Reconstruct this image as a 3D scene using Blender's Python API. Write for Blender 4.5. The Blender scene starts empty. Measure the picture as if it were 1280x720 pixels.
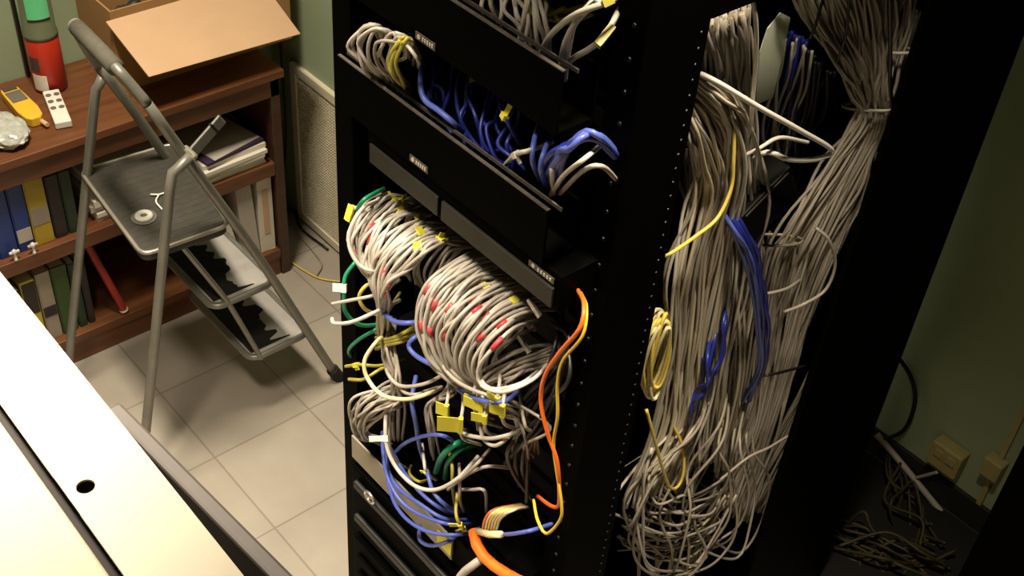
import bpy, bmesh, math, random
from mathutils import Vector, Matrix

scn = bpy.context.scene
C = scn.collection
RNG = random.Random(7)

# ------------------------------------------------------------------ camera
CAM_H = 2.55
FPX = 1531.25
PITCH, ROLL, YAW = math.radians(40.347), math.radians(5.1496), math.radians(136.211)
_f = Vector((math.cos(YAW)*math.cos(PITCH), math.sin(YAW)*math.cos(PITCH), -math.sin(PITCH)))
_r0 = _f.cross(Vector((0, 0, 1))).normalized()
_u0 = _r0.cross(_f)
_r = math.cos(ROLL)*_r0 + math.sin(ROLL)*_u0
_u = -math.sin(ROLL)*_r0 + math.cos(ROLL)*_u0
CAM = Vector((0, 0, CAM_H))
cd = bpy.data.cameras.new('camera')
cam = bpy.data.objects.new('camera', cd); C.objects.link(cam)
cd.sensor_width = 36; cd.lens = FPX*36/1280
cd.clip_start = 0.02
cam.matrix_world = Matrix(((_r.x, _u.x, -_f.x, CAM.x), (_r.y, _u.y, -_f.y, CAM.y), (_r.z, _u.z, -_f.z, CAM.z), (0, 0, 0, 1)))
scn.camera = cam

def at(px, py, x=None, y=None, z=None):
    """world point seen at a pixel, on the plane x=, y= or z="""
    d = (_f*FPX + _r*(px-640) - _u*(py-360))/FPX
    if x is not None: t = (x-CAM.x)/d.x
    elif y is not None: t = (y-CAM.y)/d.y
    else: t = (z-CAM.z)/d.z
    return CAM + d*t

# ------------------------------------------------------------------ light, world, exposure
w = bpy.data.worlds.new('world'); scn.world = w; w.use_nodes = True
w.node_tree.nodes['Background'].inputs[0].default_value = (1.0, .86, .62, 1)
w.node_tree.nodes['Background'].inputs[1].default_value = 0.004
scn.view_settings.view_transform = 'Standard'
scn.view_settings.look = 'None'
scn.view_settings.exposure = 0.0
scn.view_settings.gamma = 1.0
scn.view_settings.use_curve_mapping = False

def area(name, loc, size, power, col, target=None, spread=180):
    l = bpy.data.lights.new(name, 'AREA'); l.shape = 'RECTANGLE'; l.size, l.size_y = size
    l.energy = power; l.color = col; l.spread = math.radians(spread)
    o = bpy.data.objects.new(name, l); C.objects.link(o); o.location = loc
    if target is not None:
        o.rotation_euler = (Vector(target)-Vector(loc)).to_track_quat('-Z', 'Y').to_euler()
    return o
area('ceiling_light_lamp', (-2.12, 0.80, 2.93), (0.5, 0.22), 25, (1, .87, .69), spread=98)
area('ceiling_light_lamp', (-1.15, 0.18, 2.93), (0.5, 0.22), 23, (1, .86, .68), spread=70)
area('downlight_lamp', (-0.55, 1.0, 2.95), (0.14, 0.14), 9.5, (1, .86, .64), spread=64)

# ------------------------------------------------------------------ materials
def mat(name, col, rough=.5, metal=0, var=0.0, scale=20, bump=0.0, emit=None, col2=None, spec=.5):
    m = bpy.data.materials.new(name); m.use_nodes = True
    nt = m.node_tree; b = nt.nodes['Principled BSDF']
    b.inputs['Roughness'].default_value = rough; b.inputs['Metallic'].default_value = metal
    b.inputs['Specular IOR Level'].default_value = spec
    c = (*col, 1)
    c2 = (*col2, 1) if col2 else tuple(min(1, v*(1-var)) for v in col)+(1,)
    if var or bump or col2:
        tc = nt.nodes.new('ShaderNodeTexCoord'); n = nt.nodes.new('ShaderNodeTexNoise')
        n.inputs['Scale'].default_value = scale; n.inputs['Detail'].default_value = 5
        nt.links.new(tc.outputs['Object'], n.inputs['Vector'])
        r = nt.nodes.new('ShaderNodeValToRGB'); r.color_ramp.elements[0].color = c2; r.color_ramp.elements[1].color = c
        r.color_ramp.elements[0].position = .35; r.color_ramp.elements[1].position = .65
        nt.links.new(n.outputs['Fac'], r.inputs['Fac']); nt.links.new(r.outputs['Color'], b.inputs['Base Color'])
        if bump:
            bp = nt.nodes.new('ShaderNodeBump'); bp.inputs['Strength'].default_value = bump; bp.inputs['Distance'].default_value = .002
            nt.links.new(n.outputs['Fac'], bp.inputs['Height']); nt.links.new(bp.outputs['Normal'], b.inputs['Normal'])
    else:
        b.inputs['Base Color'].default_value = c
    if emit:
        b.inputs['Emission Color'].default_value = (*emit[0], 1); b.inputs['Emission Strength'].default_value = emit[1]
    return m

def wood(name, c1, c2, rough=.4):
    m = bpy.data.materials.new(name); m.use_nodes = True
    nt = m.node_tree; b = nt.nodes['Principled BSDF']; b.inputs['Roughness'].default_value = rough
    tc = nt.nodes.new('ShaderNodeTexCoord'); mp = nt.nodes.new('ShaderNodeMapping')
    mp.inputs['Scale'].default_value = (14, 1.2, 14)
    n = nt.nodes.new('ShaderNodeTexNoise'); n.inputs['Scale'].default_value = 3; n.inputs['Detail'].default_value = 6; n.inputs['Distortion'].default_value = .6
    r = nt.nodes.new('ShaderNodeValToRGB'); r.color_ramp.elements[0].color = (*c1, 1); r.color_ramp.elements[1].color = (*c2, 1)
    r.color_ramp.elements[0].position = .3; r.color_ramp.elements[1].position = .7
    nt.links.new(tc.outputs['Object'], mp.inputs['Vector']); nt.links.new(mp.outputs['Vector'], n.inputs['Vector'])
    nt.links.new(n.outputs['Fac'], r.inputs['Fac']); nt.links.new(r.outputs['Color'], b.inputs['Base Color'])
    return m

def tile_mat():
    m = bpy.data.materials.new('floor_tiles'); m.use_nodes = True
    nt = m.node_tree; b = nt.nodes['Principled BSDF']; b.inputs['Roughness'].default_value = .45
    tc = nt.nodes.new('ShaderNodeTexCoord'); mp = nt.nodes.new('ShaderNodeMapping')
    br = nt.nodes.new('ShaderNodeTexBrick'); br.offset = 0; br.squash = 1
    br.inputs['Scale'].default_value = 1; br.inputs['Brick Width'].default_value = .301; br.inputs['Row Height'].default_value = .301
    br.inputs['Mortar Size'].default_value = .003; br.inputs['Mortar Smooth'].default_value = .2; br.inputs['Bias'].default_value = 0
    br.inputs['Color1'].default_value = (.44, .395, .325, 1); br.inputs['Color2'].default_value = (.405, .36, .295, 1)
    br.inputs['Mortar'].default_value = (.29, .25, .20, 1)
    mp.inputs['Location'].default_value = (2.103+.301*8, -.963+.301*8, 0)
    n = nt.nodes.new('ShaderNodeTexNoise'); n.inputs['Scale'].default_value = 7; n.inputs['Detail'].default_value = 6
    mx = nt.nodes.new('ShaderNodeMix'); mx.data_type = 'RGBA'; mx.blend_type = 'MULTIPLY'; mx.inputs[0].default_value = .35
    nt.links.new(tc.outputs['Object'], mp.inputs['Vector']); nt.links.new(mp.outputs['Vector'], br.inputs['Vector'])
    nt.links.new(tc.outputs['Object'], n.inputs['Vector'])
    nt.links.new(br.outputs['Color'], mx.inputs[6]); nt.links.new(n.outputs['Fac'], mx.inputs[7])
    nt.links.new(mx.outputs[2], b.inputs['Base Color'])
    return m

M = {
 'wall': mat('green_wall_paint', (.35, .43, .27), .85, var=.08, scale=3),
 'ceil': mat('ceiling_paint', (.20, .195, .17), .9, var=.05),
 'wall_shade': mat('dark_olive_wall_paint', (.10, .12, .07), .85, var=.08, scale=3),  # unseen walls darkened to cut bounced light
 'base': mat('black_rubber_base', (.02, .018, .015), .6, var=.2),
 'tile': tile_mat(),
 'black': mat('black_powder_coat', (.0013, .0012, .0009), .6, var=.25, scale=60, spec=.02),
 'black2': mat('black_plastic', (.005, .0047, .0043), .5, var=.2, scale=40, spec=.12),
 'dulled': mat('dulled_metal', (.004, .0037, .003), .5, 0, var=.3, scale=80),
 'edge': mat('worn_bare_edge', (.13, .115, .09), .4, .3, var=.3, scale=80),
 'bezel': mat('grey_green_bezel', (.02, .02, .014), .45, var=.25, scale=30),
 'cream': mat('cream_enamel', (.74, .66, .50), .4, var=.04, scale=5),
 'cream2': mat('cream_enamel_panel', (.62, .585, .43), .5, var=.05, scale=4),
 'groove': mat('groove_dark', (.025, .018, .016), .7, var=.2),
 'doorgrey': mat('taupe_grey_edge', (.085, .072, .064), .5, var=.15, scale=15),
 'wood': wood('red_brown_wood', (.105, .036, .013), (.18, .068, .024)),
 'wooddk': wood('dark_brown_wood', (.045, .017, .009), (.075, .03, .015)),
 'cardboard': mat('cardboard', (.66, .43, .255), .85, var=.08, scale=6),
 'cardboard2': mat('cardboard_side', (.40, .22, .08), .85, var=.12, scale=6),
 'ladder': mat('grey_painted_steel', (.235, .225, .19), .38, .35, var=.15, scale=25),
 'rim': mat('bright_rim', (.50, .46, .38), .3, .6, var=.15, scale=25),
 'mat': mat('ribbed_step_mat', (.050, .045, .036), .6, var=.2, scale=50),
 'tread': mat('pale_grey_tread', (.40, .38, .35), .6, var=.12, scale=30),
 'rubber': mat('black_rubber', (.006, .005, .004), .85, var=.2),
 'foam': mat('handle_foam', (.105, .095, .070), .8, var=.2, scale=60),
 'white': mat('white_plastic', (.80, .78, .70), .45, var=.05),
 'paper': mat('paper', (.78, .74, .62), .8, var=.05, scale=12),
 'paper2': mat('greyish_paper', (.55, .50, .43), .8, var=.1, scale=12),
 'vent': mat('beige_grille_metal', (.78, .72, .54), .5, var=.08),
 'ventback': mat('grille_back', (.10, .09, .065), .8, var=.1),
 'red': mat('red_paint', (.55, .035, .015), .4, var=.12, scale=8),
 'sage': mat('grey_green_plastic', (.14, .16, .09), .5, var=.15, scale=8),
 'note': mat('green_sticky_note', (.16, .74, .33), .8, var=.08),
 'ink': mat('dark_ink', (.08, .05, .05), .7, var=.1),
 'yellow': mat('yellow_plastic', (.85, .52, .04), .4, var=.1),
 'screen': mat('grey_lcd', (.16, .14, .12), .25, var=.1),
 'clear': mat('crumpled_plastic_bag', (.55, .56, .50), .25, var=.3, scale=40, bump=.8),
 'blueb': mat('blue_book_cover', (.022, .06, .30), .4, var=.4, scale=8),
 'navyb': mat('navy_book_cover', (.02, .03, .10), .45, var=.2),
 'mustb': mat('mustard_book_cover', (.52, .38, .035), .5, var=.2, scale=8),
 'darkb': mat('dark_book_cover', (.03, .024, .02), .5, var=.3),
 'greenb': mat('green_book_cover', (.045, .09, .02), .5, var=.2),
 'greenb2': mat('dark_green_book_cover', (.02, .045, .022), .5, var=.2),
 'greyb': mat('grey_book_cover', (.36, .31, .24), .5, var=.15),
 'redb': mat('red_cover', (.36, .025, .012), .45, var=.2),
 'yelb': mat('bright_yellow_cover', (.55, .48, .03), .5, var=.1),
 'purple': mat('dark_purple_cloth', (.05, .022, .06), .8, var=.3),
 'c_grey': mat('grey_cable_jacket', (.47, .42, .355), .42, var=.10, scale=9),
 'c_lite': mat('pale_grey_cable_jacket', (.60, .555, .48), .42, var=.10, scale=9),
 'c_dim': mat('old_grey_cable_jacket', (.36, .315, .245), .5, var=.15, scale=9),  # dim grey; also painted shade on deep and lower cables
 'c_beige': mat('beige_cable_jacket', (.50, .43, .31), .42, var=.1, scale=9),
 'c_dust': mat('dusty_dark_cable_jacket', (.045, .038, .010), .6, var=.2),  # shade of the dark floor corner put into the jacket colour
 'c_white': mat('white_cable_jacket', (.86, .83, .76), .4, var=.04),
 'c_cream': mat('cream_cable_jacket', (.80, .72, .42), .4, var=.06),
 'c_yel': mat('yellow_cable_jacket', (.72, .54, .10), .4, var=.1),
 'c_olive': mat('old_yellow_cable_jacket', (.42, .37, .05), .45, var=.15),
 'c_blue': mat('blue_cable_jacket', (.09, .13, .50), .4, var=.15, scale=9),
 'c_dblue': mat('deep_blue_cable_jacket', (.018, .028, .25), .4, var=.2, scale=9),
 'c_green': mat('green_cable_jacket', (.01, .24, .11), .4, var=.1),
 'c_org': mat('orange_fibre_jacket', (.92, .16, .02), .35, var=.06),
 'c_yfib': mat('yellow_fibre_jacket', (.85, .55, .04), .35, var=.06),
 'c_black': mat('black_cable_jacket', (.012, .011, .010), .4, var=.1),
 'duct': mat('orange_innerduct', (.95, .17, .015), .45, var=.08, scale=6),
 'tag': mat('yellow_label_paper', (.82, .76, .06), .6, var=.08),
 'sleeve': mat('red_id_sleeve', (.62, .07, .08), .4, var=.1),
 'boot': mat('clear_grey_plug', (.34, .28, .23), .35, var=.2),
 'palegreen': mat('pale_green_card', (.70, .76, .60), .7, var=.05),
 'almond': mat('almond_outlet_plastic', (.42, .36, .15), .5, var=.1),
 'chrome': mat('bright_metal', (.75, .72, .66), .22, .9, var=.05),
 'grn_met': mat('beige_faceplate', (.33, .29, .22), .45, .2, var=.15),
 'lampw': mat('lamp_diffuser', (.9, .9, .85), .5, emit=((1, .87, .64), 1.0)),
}

# ------------------------------------------------------------------ mesh builder
class MB:
    def __init__(s): s.v = []; s.f = []
    def quad(s, *p):
        n = len(s.v); s.v += [tuple(q) for q in p]; s.f.append(tuple(range(n, n+len(p)))); return s
    def hexa(s, p):   # 8 points: 4 bottom ccw, 4 top
        n = len(s.v); s.v += [tuple(q) for q in p]
        for f in ((3, 2, 1, 0), (4, 5, 6, 7), (0, 1, 5, 4), (1, 2, 6, 5), (2, 3, 7, 6), (3, 0, 4, 7)): s.f.append(tuple(n+i for i in f))
        return s
    def box(s, a, b):
        x0, y0, z0 = (min(a[i], b[i]) for i in range(3)); x1, y1, z1 = (max(a[i], b[i]) for i in range(3))
        return s.hexa([(x0, y0, z0), (x1, y0, z0), (x1, y1, z0), (x0, y1, z0), (x0, y0, z1), (x1, y0, z1), (x1, y1, z1), (x0, y1, z1)])
    def obox(s, c, dims, M3):
        c = Vector(c); hx, hy, hz = (d/2 for d in dims)
        P = [c+M3@Vector((sx*hx, sy*hy, sz*hz)) for sz in (-1, 1) for sx, sy in ((-1, -1), (1, -1), (1, 1), (-1, 1))]
        return s.hexa(P)
    def prism(s, pts, z0, z1):
        n = len(s.v); k = len(pts)
        s.v += [(x, y, z0) for x, y in pts]+[(x, y, z1) for x, y in pts]
        s.f.append(tuple(range(n+k-1, n-1, -1))); s.f.append(tuple(range(n+k, n+2*k)))
        for i in range(k): j = (i+1) % k; s.f.append((n+i, n+j, n+k+j, n+k+i))
        return s
    def tube(s, pts, r, n=8, closed=False, flat=None):
        pts = [Vector(p) for p in pts]; k = len(pts); base = len(s.v)
        rr = r if isinstance(r, (list, tuple)) else [r]*k
        t0 = None; nrm = None
        for i in range(k):
            if closed: t = pts[(i+1) % k]-pts[i-1]
            else: t = pts[min(i+1, k-1)]-pts[max(i-1, 0)]
            if t.length < 1e-9: t = Vector((0, 0, 1))
            t.normalize()
            if nrm is None:
                a = Vector((0, 0, 1)) if abs(t.z) < .9 else Vector((1, 0, 0))
                nrm = t.cross(a).normalized()
            else:
                nrm = (nrm-t*nrm.dot(t))
                if nrm.length < 1e-6: nrm = t.orthogonal()
                nrm.normalize()
            b = t.cross(nrm)
            for j in range(n):
                a = 2*math.pi*j/n
                s.v.append(tuple(pts[i]+nrm*(math.cos(a)*rr[i])+b*(math.sin(a)*rr[i]*(flat or 1))))
        m = k if closed else k-1
        for i in range(m):
            i2 = (i+1) % k
            for j in range(n):
                j2 = (j+1) % n
                s.f.append((base+i*n+j, base+i*n+j2, base+i2*n+j2, base+i2*n+j))
        if not closed:
            s.f.append(tuple(base+j for j in range(n-1, -1, -1))); s.f.append(tuple(base+(k-1)*n+j for j in range(n)))
        return s
    def lathe(s, prof, c, n=32, ax=None):
        c = Vector(c); base = len(s.v); k = len(prof)
        R = (Vector((0, 0, 1)).rotation_difference(Vector(ax).normalized()).to_matrix() if ax is not None else Matrix.Identity(3))
        for r_, z in prof:
            for j in range(n):
                a = 2*math.pi*j/n; s.v.append(tuple(c+R@Vector((r_*math.cos(a), r_*math.sin(a), z))))
        for i in range(k-1):
            for j in range(n):
                j2 = (j+1) % n; s.f.append((base+i*n+j, base+i*n+j2, base+(i+1)*n+j2, base+(i+1)*n+j))
        if prof[0][0] > 1e-6: s.f.append(tuple(base+j for j in range(n-1, -1, -1)))
        if prof[-1][0] > 1e-6: s.f.append(tuple(base+(k-1)*n+j for j in range(n)))
        return s
    def build(s, name, m, parent=None, smooth=False, bevel=0, mesh_only=False):
        me = bpy.data.meshes.new(name); me.from_pydata(s.v, [], s.f); me.validate(); me.update()
        bm = bmesh.new(); bm.from_mesh(me)
        bmesh.ops.remove_doubles(bm, verts=bm.verts, dist=1e-6)
        bmesh.ops.recalc_face_normals(bm, faces=bm.faces); bm.to_mesh(me); bm.free()
        if smooth:
            for p in me.polygons: p.use_smooth = True
        me.materials.append(m)
        o = bpy.data.objects.new(name, me); C.objects.link(o)
        if parent: o.parent = parent; o.matrix_parent_inverse = Matrix.Translation(-parent.location)
        if bevel:
            b = o.modifiers.new('bevel', 'BEVEL'); b.width = bevel; b.segments = 2; b.limit_method = 'ANGLE'
        return o

def tag(o, label=None, cat=None, group=None, kind=None):
    if label: o['label'] = label
    if cat: o['category'] = cat
    if group: o['group'] = group
    if kind: o['kind'] = kind
    return o
def thing(name, loc, label, cat, group=None):
    e = bpy.data.objects.new(name, None); e.location = loc; e.empty_display_size = .05; C.objects.link(e)
    return tag(e, label, cat, group)
def struct(o): o['kind'] = 'structure'; return o

def spline(P, n):
    """Catmull-Rom through points, n samples, roughly even"""
    P = [Vector(p) for p in P]
    if len(P) == 2: return [P[0].lerp(P[1], i/(n-1)) for i in range(n)]
    Q = [P[0]*2-P[1]]+P+[P[-1]*2-P[-2]]
    L = [(P[i+1]-P[i]).length+1e-6 for i in range(len(P)-1)]; T = sum(L); out = []
    for k in range(n):
        d = T*k/(n-1); i = 0
        while i < len(L)-1 and d > L[i]: d -= L[i]; i += 1
        t = min(1, d/L[i]); a, b, c, e = Q[i:i+4]
        out.append(.5*((2*b)+(c-a)*t+(2*a-5*b+4*c-e)*t*t+(3*b-a-3*c+e)*t**3))
    return out

def rotz(a): return Matrix.Rotation(a, 3, 'Z')

# ================================================================== SETTING
struct(MB().box((-3.1, -1.8, -.1), (1.8, 2.55, 0)).build('floor', M['tile']))
struct(MB().box((-3.1, -1.8, 3.0), (1.8, 2.55, 3.1)).build('ceiling', M['ceil']))
struct(MB().box((-3.1, -1.8, 0), (-3.0, 1.84, 3.0)).build('wall_back', M['wall']))
struct(MB().box((-3.0, 1.74, 0), (-2.2, 1.84, 3.0)).build('wall_alcove', M['wall']))
struct(MB().box((-2.3, 1.84, 0), (-2.2, 2.45, 3.0)).build('wall_return', M['wall']))
struct(MB().box((-2.3, 2.45, 0), (1.8, 2.55, 3.0)).build('wall_right', M['wall']))
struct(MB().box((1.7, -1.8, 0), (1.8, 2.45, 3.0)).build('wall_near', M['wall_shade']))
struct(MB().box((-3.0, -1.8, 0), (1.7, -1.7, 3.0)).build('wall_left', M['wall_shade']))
struct(MB().box((-2.2, 2.438, 0), (1.7, 2.45, .09)).build('baseboard_right', M['base'], bevel=.002))

for lx, ly, ll in ((-2.12, .80, 'rectangular ceiling light above the step ladder'), (-1.15, .18, 'rectangular ceiling light above the cream cabinet')):
    lf = thing('ceiling_light', (lx, ly, 2.94), ll, 'ceiling light')
    MB().box((lx-.29, ly-.15, 2.955), (lx+.29, ly+.15, 3.0)).build('housing', M['white'], lf, bevel=.004)
    MB().box((lx-.26, ly-.12, 2.95), (lx+.26, ly+.12, 2.956)).build('diffuser', M['lampw'], lf)
lf = thing('downlight', (-.55, 1.0, 2.96), 'small round downlight in the ceiling above the rack', 'ceiling light')
MB().lathe([(.13, 0), (.13, .03), (.11, .03), (.11, .001), (.13, 0)], (-.55, 1.0, 2.969), 32).build('trim_ring', M['white'], lf)
MB().lathe([(.108, 0), (.108, .004)], (-.55, 1.0, 2.99), 32).build('diffuser', M['lampw'], lf)

# return air grille low on the alcove wall
g = thing('wall_vent', (-2.62, 1.74, 0), 'tall beige return-air grille low on the green wall', 'vent')
x0, x1, z0, z1 = -2.868, -2.36, .012, .602
b = MB()
for a, c in (((x0, z0), (x0+.03, z1)), ((x1-.03, z0), (x1, z1)), ((x0+.03, z0), (x1-.03, z0+.03)), ((x0+.03, z1-.03), (x1-.03, z1))):
    b.box((a[0], 1.722, a[1]), (c[0], 1.739, c[1]))
b.build('frame', M['vent'], g, bevel=.002)
b = MB(); k = 0
x = x0+.034
while x < x1-.03: b.box((x, 1.727, z0+.03), (x+.0035, 1.735, z1-.03)); x += .0105
z = z0+.034
while z < z1-.03: b.box((x0+.03, 1.7275, z), (x1-.03, 1.7345, z+.0035)); z += .0105
b.build('lattice', M['vent'], g)
MB().box((x0+.01, 1.736, z0+.01), (x1-.01, 1.7395, z1-.01)).build('backing', M['ventback'], g)

# ================================================================== BOOKCASE
bc = thing('bookcase', (-2.83, .87, 0), 'low red-brown wooden bookcase against the back wall', 'bookcase')
Y0, Y1 = .18, 1.555
XF, XB = -2.65, -2.995
MB().box((XB, Y0-.01, .715), (XF+.012, Y1+.012, .74)).build('top', M['wood'], bc, bevel=.003)
MB().box((XF-.022, Y0, .655), (XF, Y1, .7145)).build('apron', M['wood'], bc, bevel=.002)
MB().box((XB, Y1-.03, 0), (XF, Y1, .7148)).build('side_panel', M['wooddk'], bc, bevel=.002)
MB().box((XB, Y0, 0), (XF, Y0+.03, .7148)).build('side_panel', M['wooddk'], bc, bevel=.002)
MB().box((XB+.01, Y0+.03, .385), (XF-.002, Y1-.03, .43)).build('shelf', M['wood'], bc, bevel=.002)
MB().box((XB+.01, Y0+.03, .07), (XF-.002, Y1-.03, .10)).build('shelf', M['wood'], bc, bevel=.002)
MB().box((XF-.03, Y0+.03, 0), (XF-.008, Y1-.03, .0695)).build('plinth', M['wood'], bc, bevel=.002)
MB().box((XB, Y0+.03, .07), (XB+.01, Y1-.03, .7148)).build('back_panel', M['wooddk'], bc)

def book(y, th, h, d, m, label, z=.10, lean=0, xf=XF-.03, group=None, pm='paper', cat='book', extra=None):
    """upright book, spine towards +x; y = left edge"""
    base = Vector((xf, y, z)); t = thing('book', base, label, cat, group)
    t.rotation_euler = (lean, 0, 0)
    def p(b, name, m_): 
        o = b.build(name, m_, None, bevel=.001); o.parent = t; return o
    c = MB(); c.box((-d, 0, 0), (0, .003, h)); c.box((-d, th-.003, 0), (0, th, h)); c.box((-.003, .003, 0), (.002, th-.003, h))
    p(c, 'cover', M[m]); p(MB().box((-d+.004, .0032, .003), (-.0035, th-.0032, h-.003)), 'pages', M[pm])
    if extra: p(MB().box((.0022, .002, extra[0]*h), (.0034, th-.002, extra[1]*h)), 'spine_label', M[extra[2]])
    return t
def yz(px, py, x=XF-.03): p = at(px, py, x=x); return p.y, p.z
# upper shelf, left half
yb = yz(2, 300)[0]
book(0.648, .055, .22, .2, 'navyb', 'dark navy book on the middle shelf at the left frame edge', z=.4305)
book(0.706, .05, .225, .2, 'blueb', 'thick blue book on the middle shelf, first from the left', z=.4305)
book(0.759, .042, .235, .2, 'blueb', 'blue book with pale spine label touching the mustard book', z=.4305, extra=(.12, .3, 'paper2'))
book(0.804, .052, .215, .2, 'mustb', 'mustard yellow book standing on the middle shelf', z=.4305, extra=(.3, .55, 'greyb'))
book(0.860, .035, .20, .19, 'darkb', 'black book right of the mustard book', z=.4305)
book(0.898, .030, .20, .19, 'greenb2', 'very dark green book behind the ladder leg', z=.4305)
# lower shelf, left half
book(0.680, .030, .22, .2, 'navyb', 'navy blue book on the bottom shelf beside the cream cabinet edge', z=.1005)
book(0.712, .022, .21, .2, 'darkb', 'slim black book on the bottom shelf', z=.1005, extra=(.2, .8, 'paper2'))
book(0.736, .040, .23, .2, 'yelb', 'bright yellow and black book on the bottom shelf', z=.1005, extra=(.5, .98, 'darkb'))
book(0.780, .040, .24, .2, 'greyb', 'grey book with a dark square on its spine, bottom shelf', z=.1005, extra=(.35, .5, 'darkb'))
book(0.823, .045, .24, .2, 'greenb', 'olive green book behind the left rear ladder leg', z=.1005)
book(0.872, .024, .23, .19, 'greenb2', 'dark green book right of the olive green book', z=.1005)
book(0.900, .020, .22, .19, 'darkb', 'slim dark book at the right end of the bottom row', z=.1005)
for k_, (a_, b_) in enumerate(((34, 277), (12, 292))):
    q = at(a_, b_, x=XF-.006); q.z = .4305
    t = thing('figurine', q, ['small white and orange figurine on the shelf edge below the mustard book', 'small white figurine on the shelf edge below the blue books'][k_], 'figurine')
    MB().lathe([(.007, 0), (.004, .004), (.0035, .018), (.006, .024), (.007, .030), (.001, .036)], q, 14).build('body', M['white'], t, smooth=True)
    MB().box(q+Vector((-.003, -.014, .022)), q+Vector((.003, .014, .030))).build('arms', M['cardboard' if k_ == 0 else 'white'], t, bevel=.002)
# red leaning tube with a white ring at its foot
t = thing('document_tube', (-2.69, 1.02, .10), 'thin red tube with white end cap leaning on the bottom shelf', 'tube')
p0, p1 = Vector((-2.665, 1.0, .115)), Vector((-2.70, .945, .355))
MB().tube([p0, p1], .011, 14).build('tube_body', M['redb'], t, smooth=False)
MB().tube([p0+(p0-p1).normalized()*.0005, p0+(p0-p1).normalized()*.006], .0125, 14).build('end_cap', M['white'], t)
# binders in the lower right bay
def binder(y, th, h, m, label, lean=0, strip=None, xf=XF-.02, d=.22):
    t = thing('binder', (xf, y, .1005), label, 'binder', None); t.rotation_euler = (lean, 0, 0)
    o = MB().box((-d, 0, 0), (0, .003, h)).box((-d, th-.003, 0), (0, th, h)).box((-.003, .003, 0), (0, th-.003, h)).build('cover', M[m], None, bevel=.001); o.parent = t
    o = MB().box((-d+.01, .0035, .004), (-.0035, th-.0035, h-.012)).build('pages', M['paper2'], None); o.parent = t
    if strip:
        o = MB().box((.0002, th*.3, h*.25), (.0015, th*.7, h*.85)).build('spine_label', M[strip], None); o.parent = t
    return t
binder(1.315, .085, .265, 'paper', 'wide white binder leaning left in the lower right bay', lean=.20)
binder(1.412, .052, .27, 'paper2', 'pale grey binder leaning beside the wide white binder', lean=.06)
binder(1.468, .050, .275, 'paper', 'white binder with orange spine strip by the bookcase end', strip='cardboard')
# papers on the middle shelf
def sheaf(cx, cy, z, n, w_, d_, label, mats=('paper',), rot=0, th=.012, name='paper_stack', jit=.008):
    t = thing(name, (cx, cy, z), label, 'papers'); b = {}
    zz = z
    for i in range(n):
        mm = mats[i % len(mats)]; hh = th*RNG.uniform(.6, 1.3)
        b.setdefault(mm, MB()).obox((cx+RNG.uniform(-jit, jit), cy+RNG.uniform(-jit, jit), zz+hh/2), (d_, w_, hh-.0008), rotz(rot+RNG.uniform(-.05, .05)))
        zz += hh
    for k_, v in b.items(): v.build('sheets', M[k_], t)
    return zz
zt = sheaf(-2.785, 1.395, .4305, 6, .21, .25, 'thick stack of white paper on the middle shelf at right', rot=.05)
t = thing('folder', (-2.77, 1.39, zt), 'dark purple-grey folder lying on the white paper stack', 'folder')
MB().obox((-2.785, 1.395, zt+.006), (.24, .20, .010), rotz(.12)).build('cover', M['purple'], t, bevel=.001)
MB().obox((-2.785, 1.395, zt+.0125), (.23, .17, .002), rotz(.2)).build('sheet', M['paper2'], t)
sheaf(-2.80, 1.09, .4305, 8, .22, .24, 'pale papers on the middle shelf behind the step ladder platform', mats=('paper2', 'paper'), th=.02)
# spiral tray thing
# ================================================================== THINGS ON THE BOOKCASE TOP
ZT = .7405
c0 = (-2.905, 1.005, ZT)
t = thing('canister', c0, 'red and grey canister with a green note on the bookcase', 'canister')
R = .043
MB().lathe([(R-.004, 0), (R, .004), (R, .155), (R-.002, .158)], c0, 40).build('body', M['red'], t, smooth=True)
MB().lathe([(R+.001, .158), (R+.001, .168), (R-.002, .172), (R-.003, .30), (R-.012, .325), (.018, .335), (.018, .355), (.001, .357)], c0, 40).build('upper_body', M['sage'], t, smooth=True)
def curved(c, r, a0, a1, z0, z1, n=8):
    b = MB()
    P = [(c[0]+r*math.cos(a0+(a1-a0)*i/n), c[1]+r*math.sin(a0+(a1-a0)*i/n)) for i in range(n+1)]
    Pi = [(c[0]+(r-.0008)*math.cos(a0+(a1-a0)*i/n), c[1]+(r-.0008)*math.sin(a0+(a1-a0)*i/n)) for i in range(n+1)]
    for i in range(n):
        b.hexa([(*Pi[i], c[2]+z0), (*P[i], c[2]+z0), (*P[i+1], c[2]+z0), (*Pi[i+1], c[2]+z0), (*Pi[i], c[2]+z1), (*P[i], c[2]+z1), (*P[i+1], c[2]+z1), (*Pi[i+1], c[2]+z1)])
    return b
aC = math.atan2(-c0[1], -c0[0])
curved(c0, R+.0014, aC-1.1, aC-.15, .012, .058).build('white_label', M['paper'], t)
curved(c0, R+.0014, aC-1.1, aC-.45, .07, .11).build('printed_panel', M['ink'], t)
curved(c0, R+.0014, aC-.6, aC+.75, .222, .295).build('sticky_note', M['note'], t)
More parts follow.
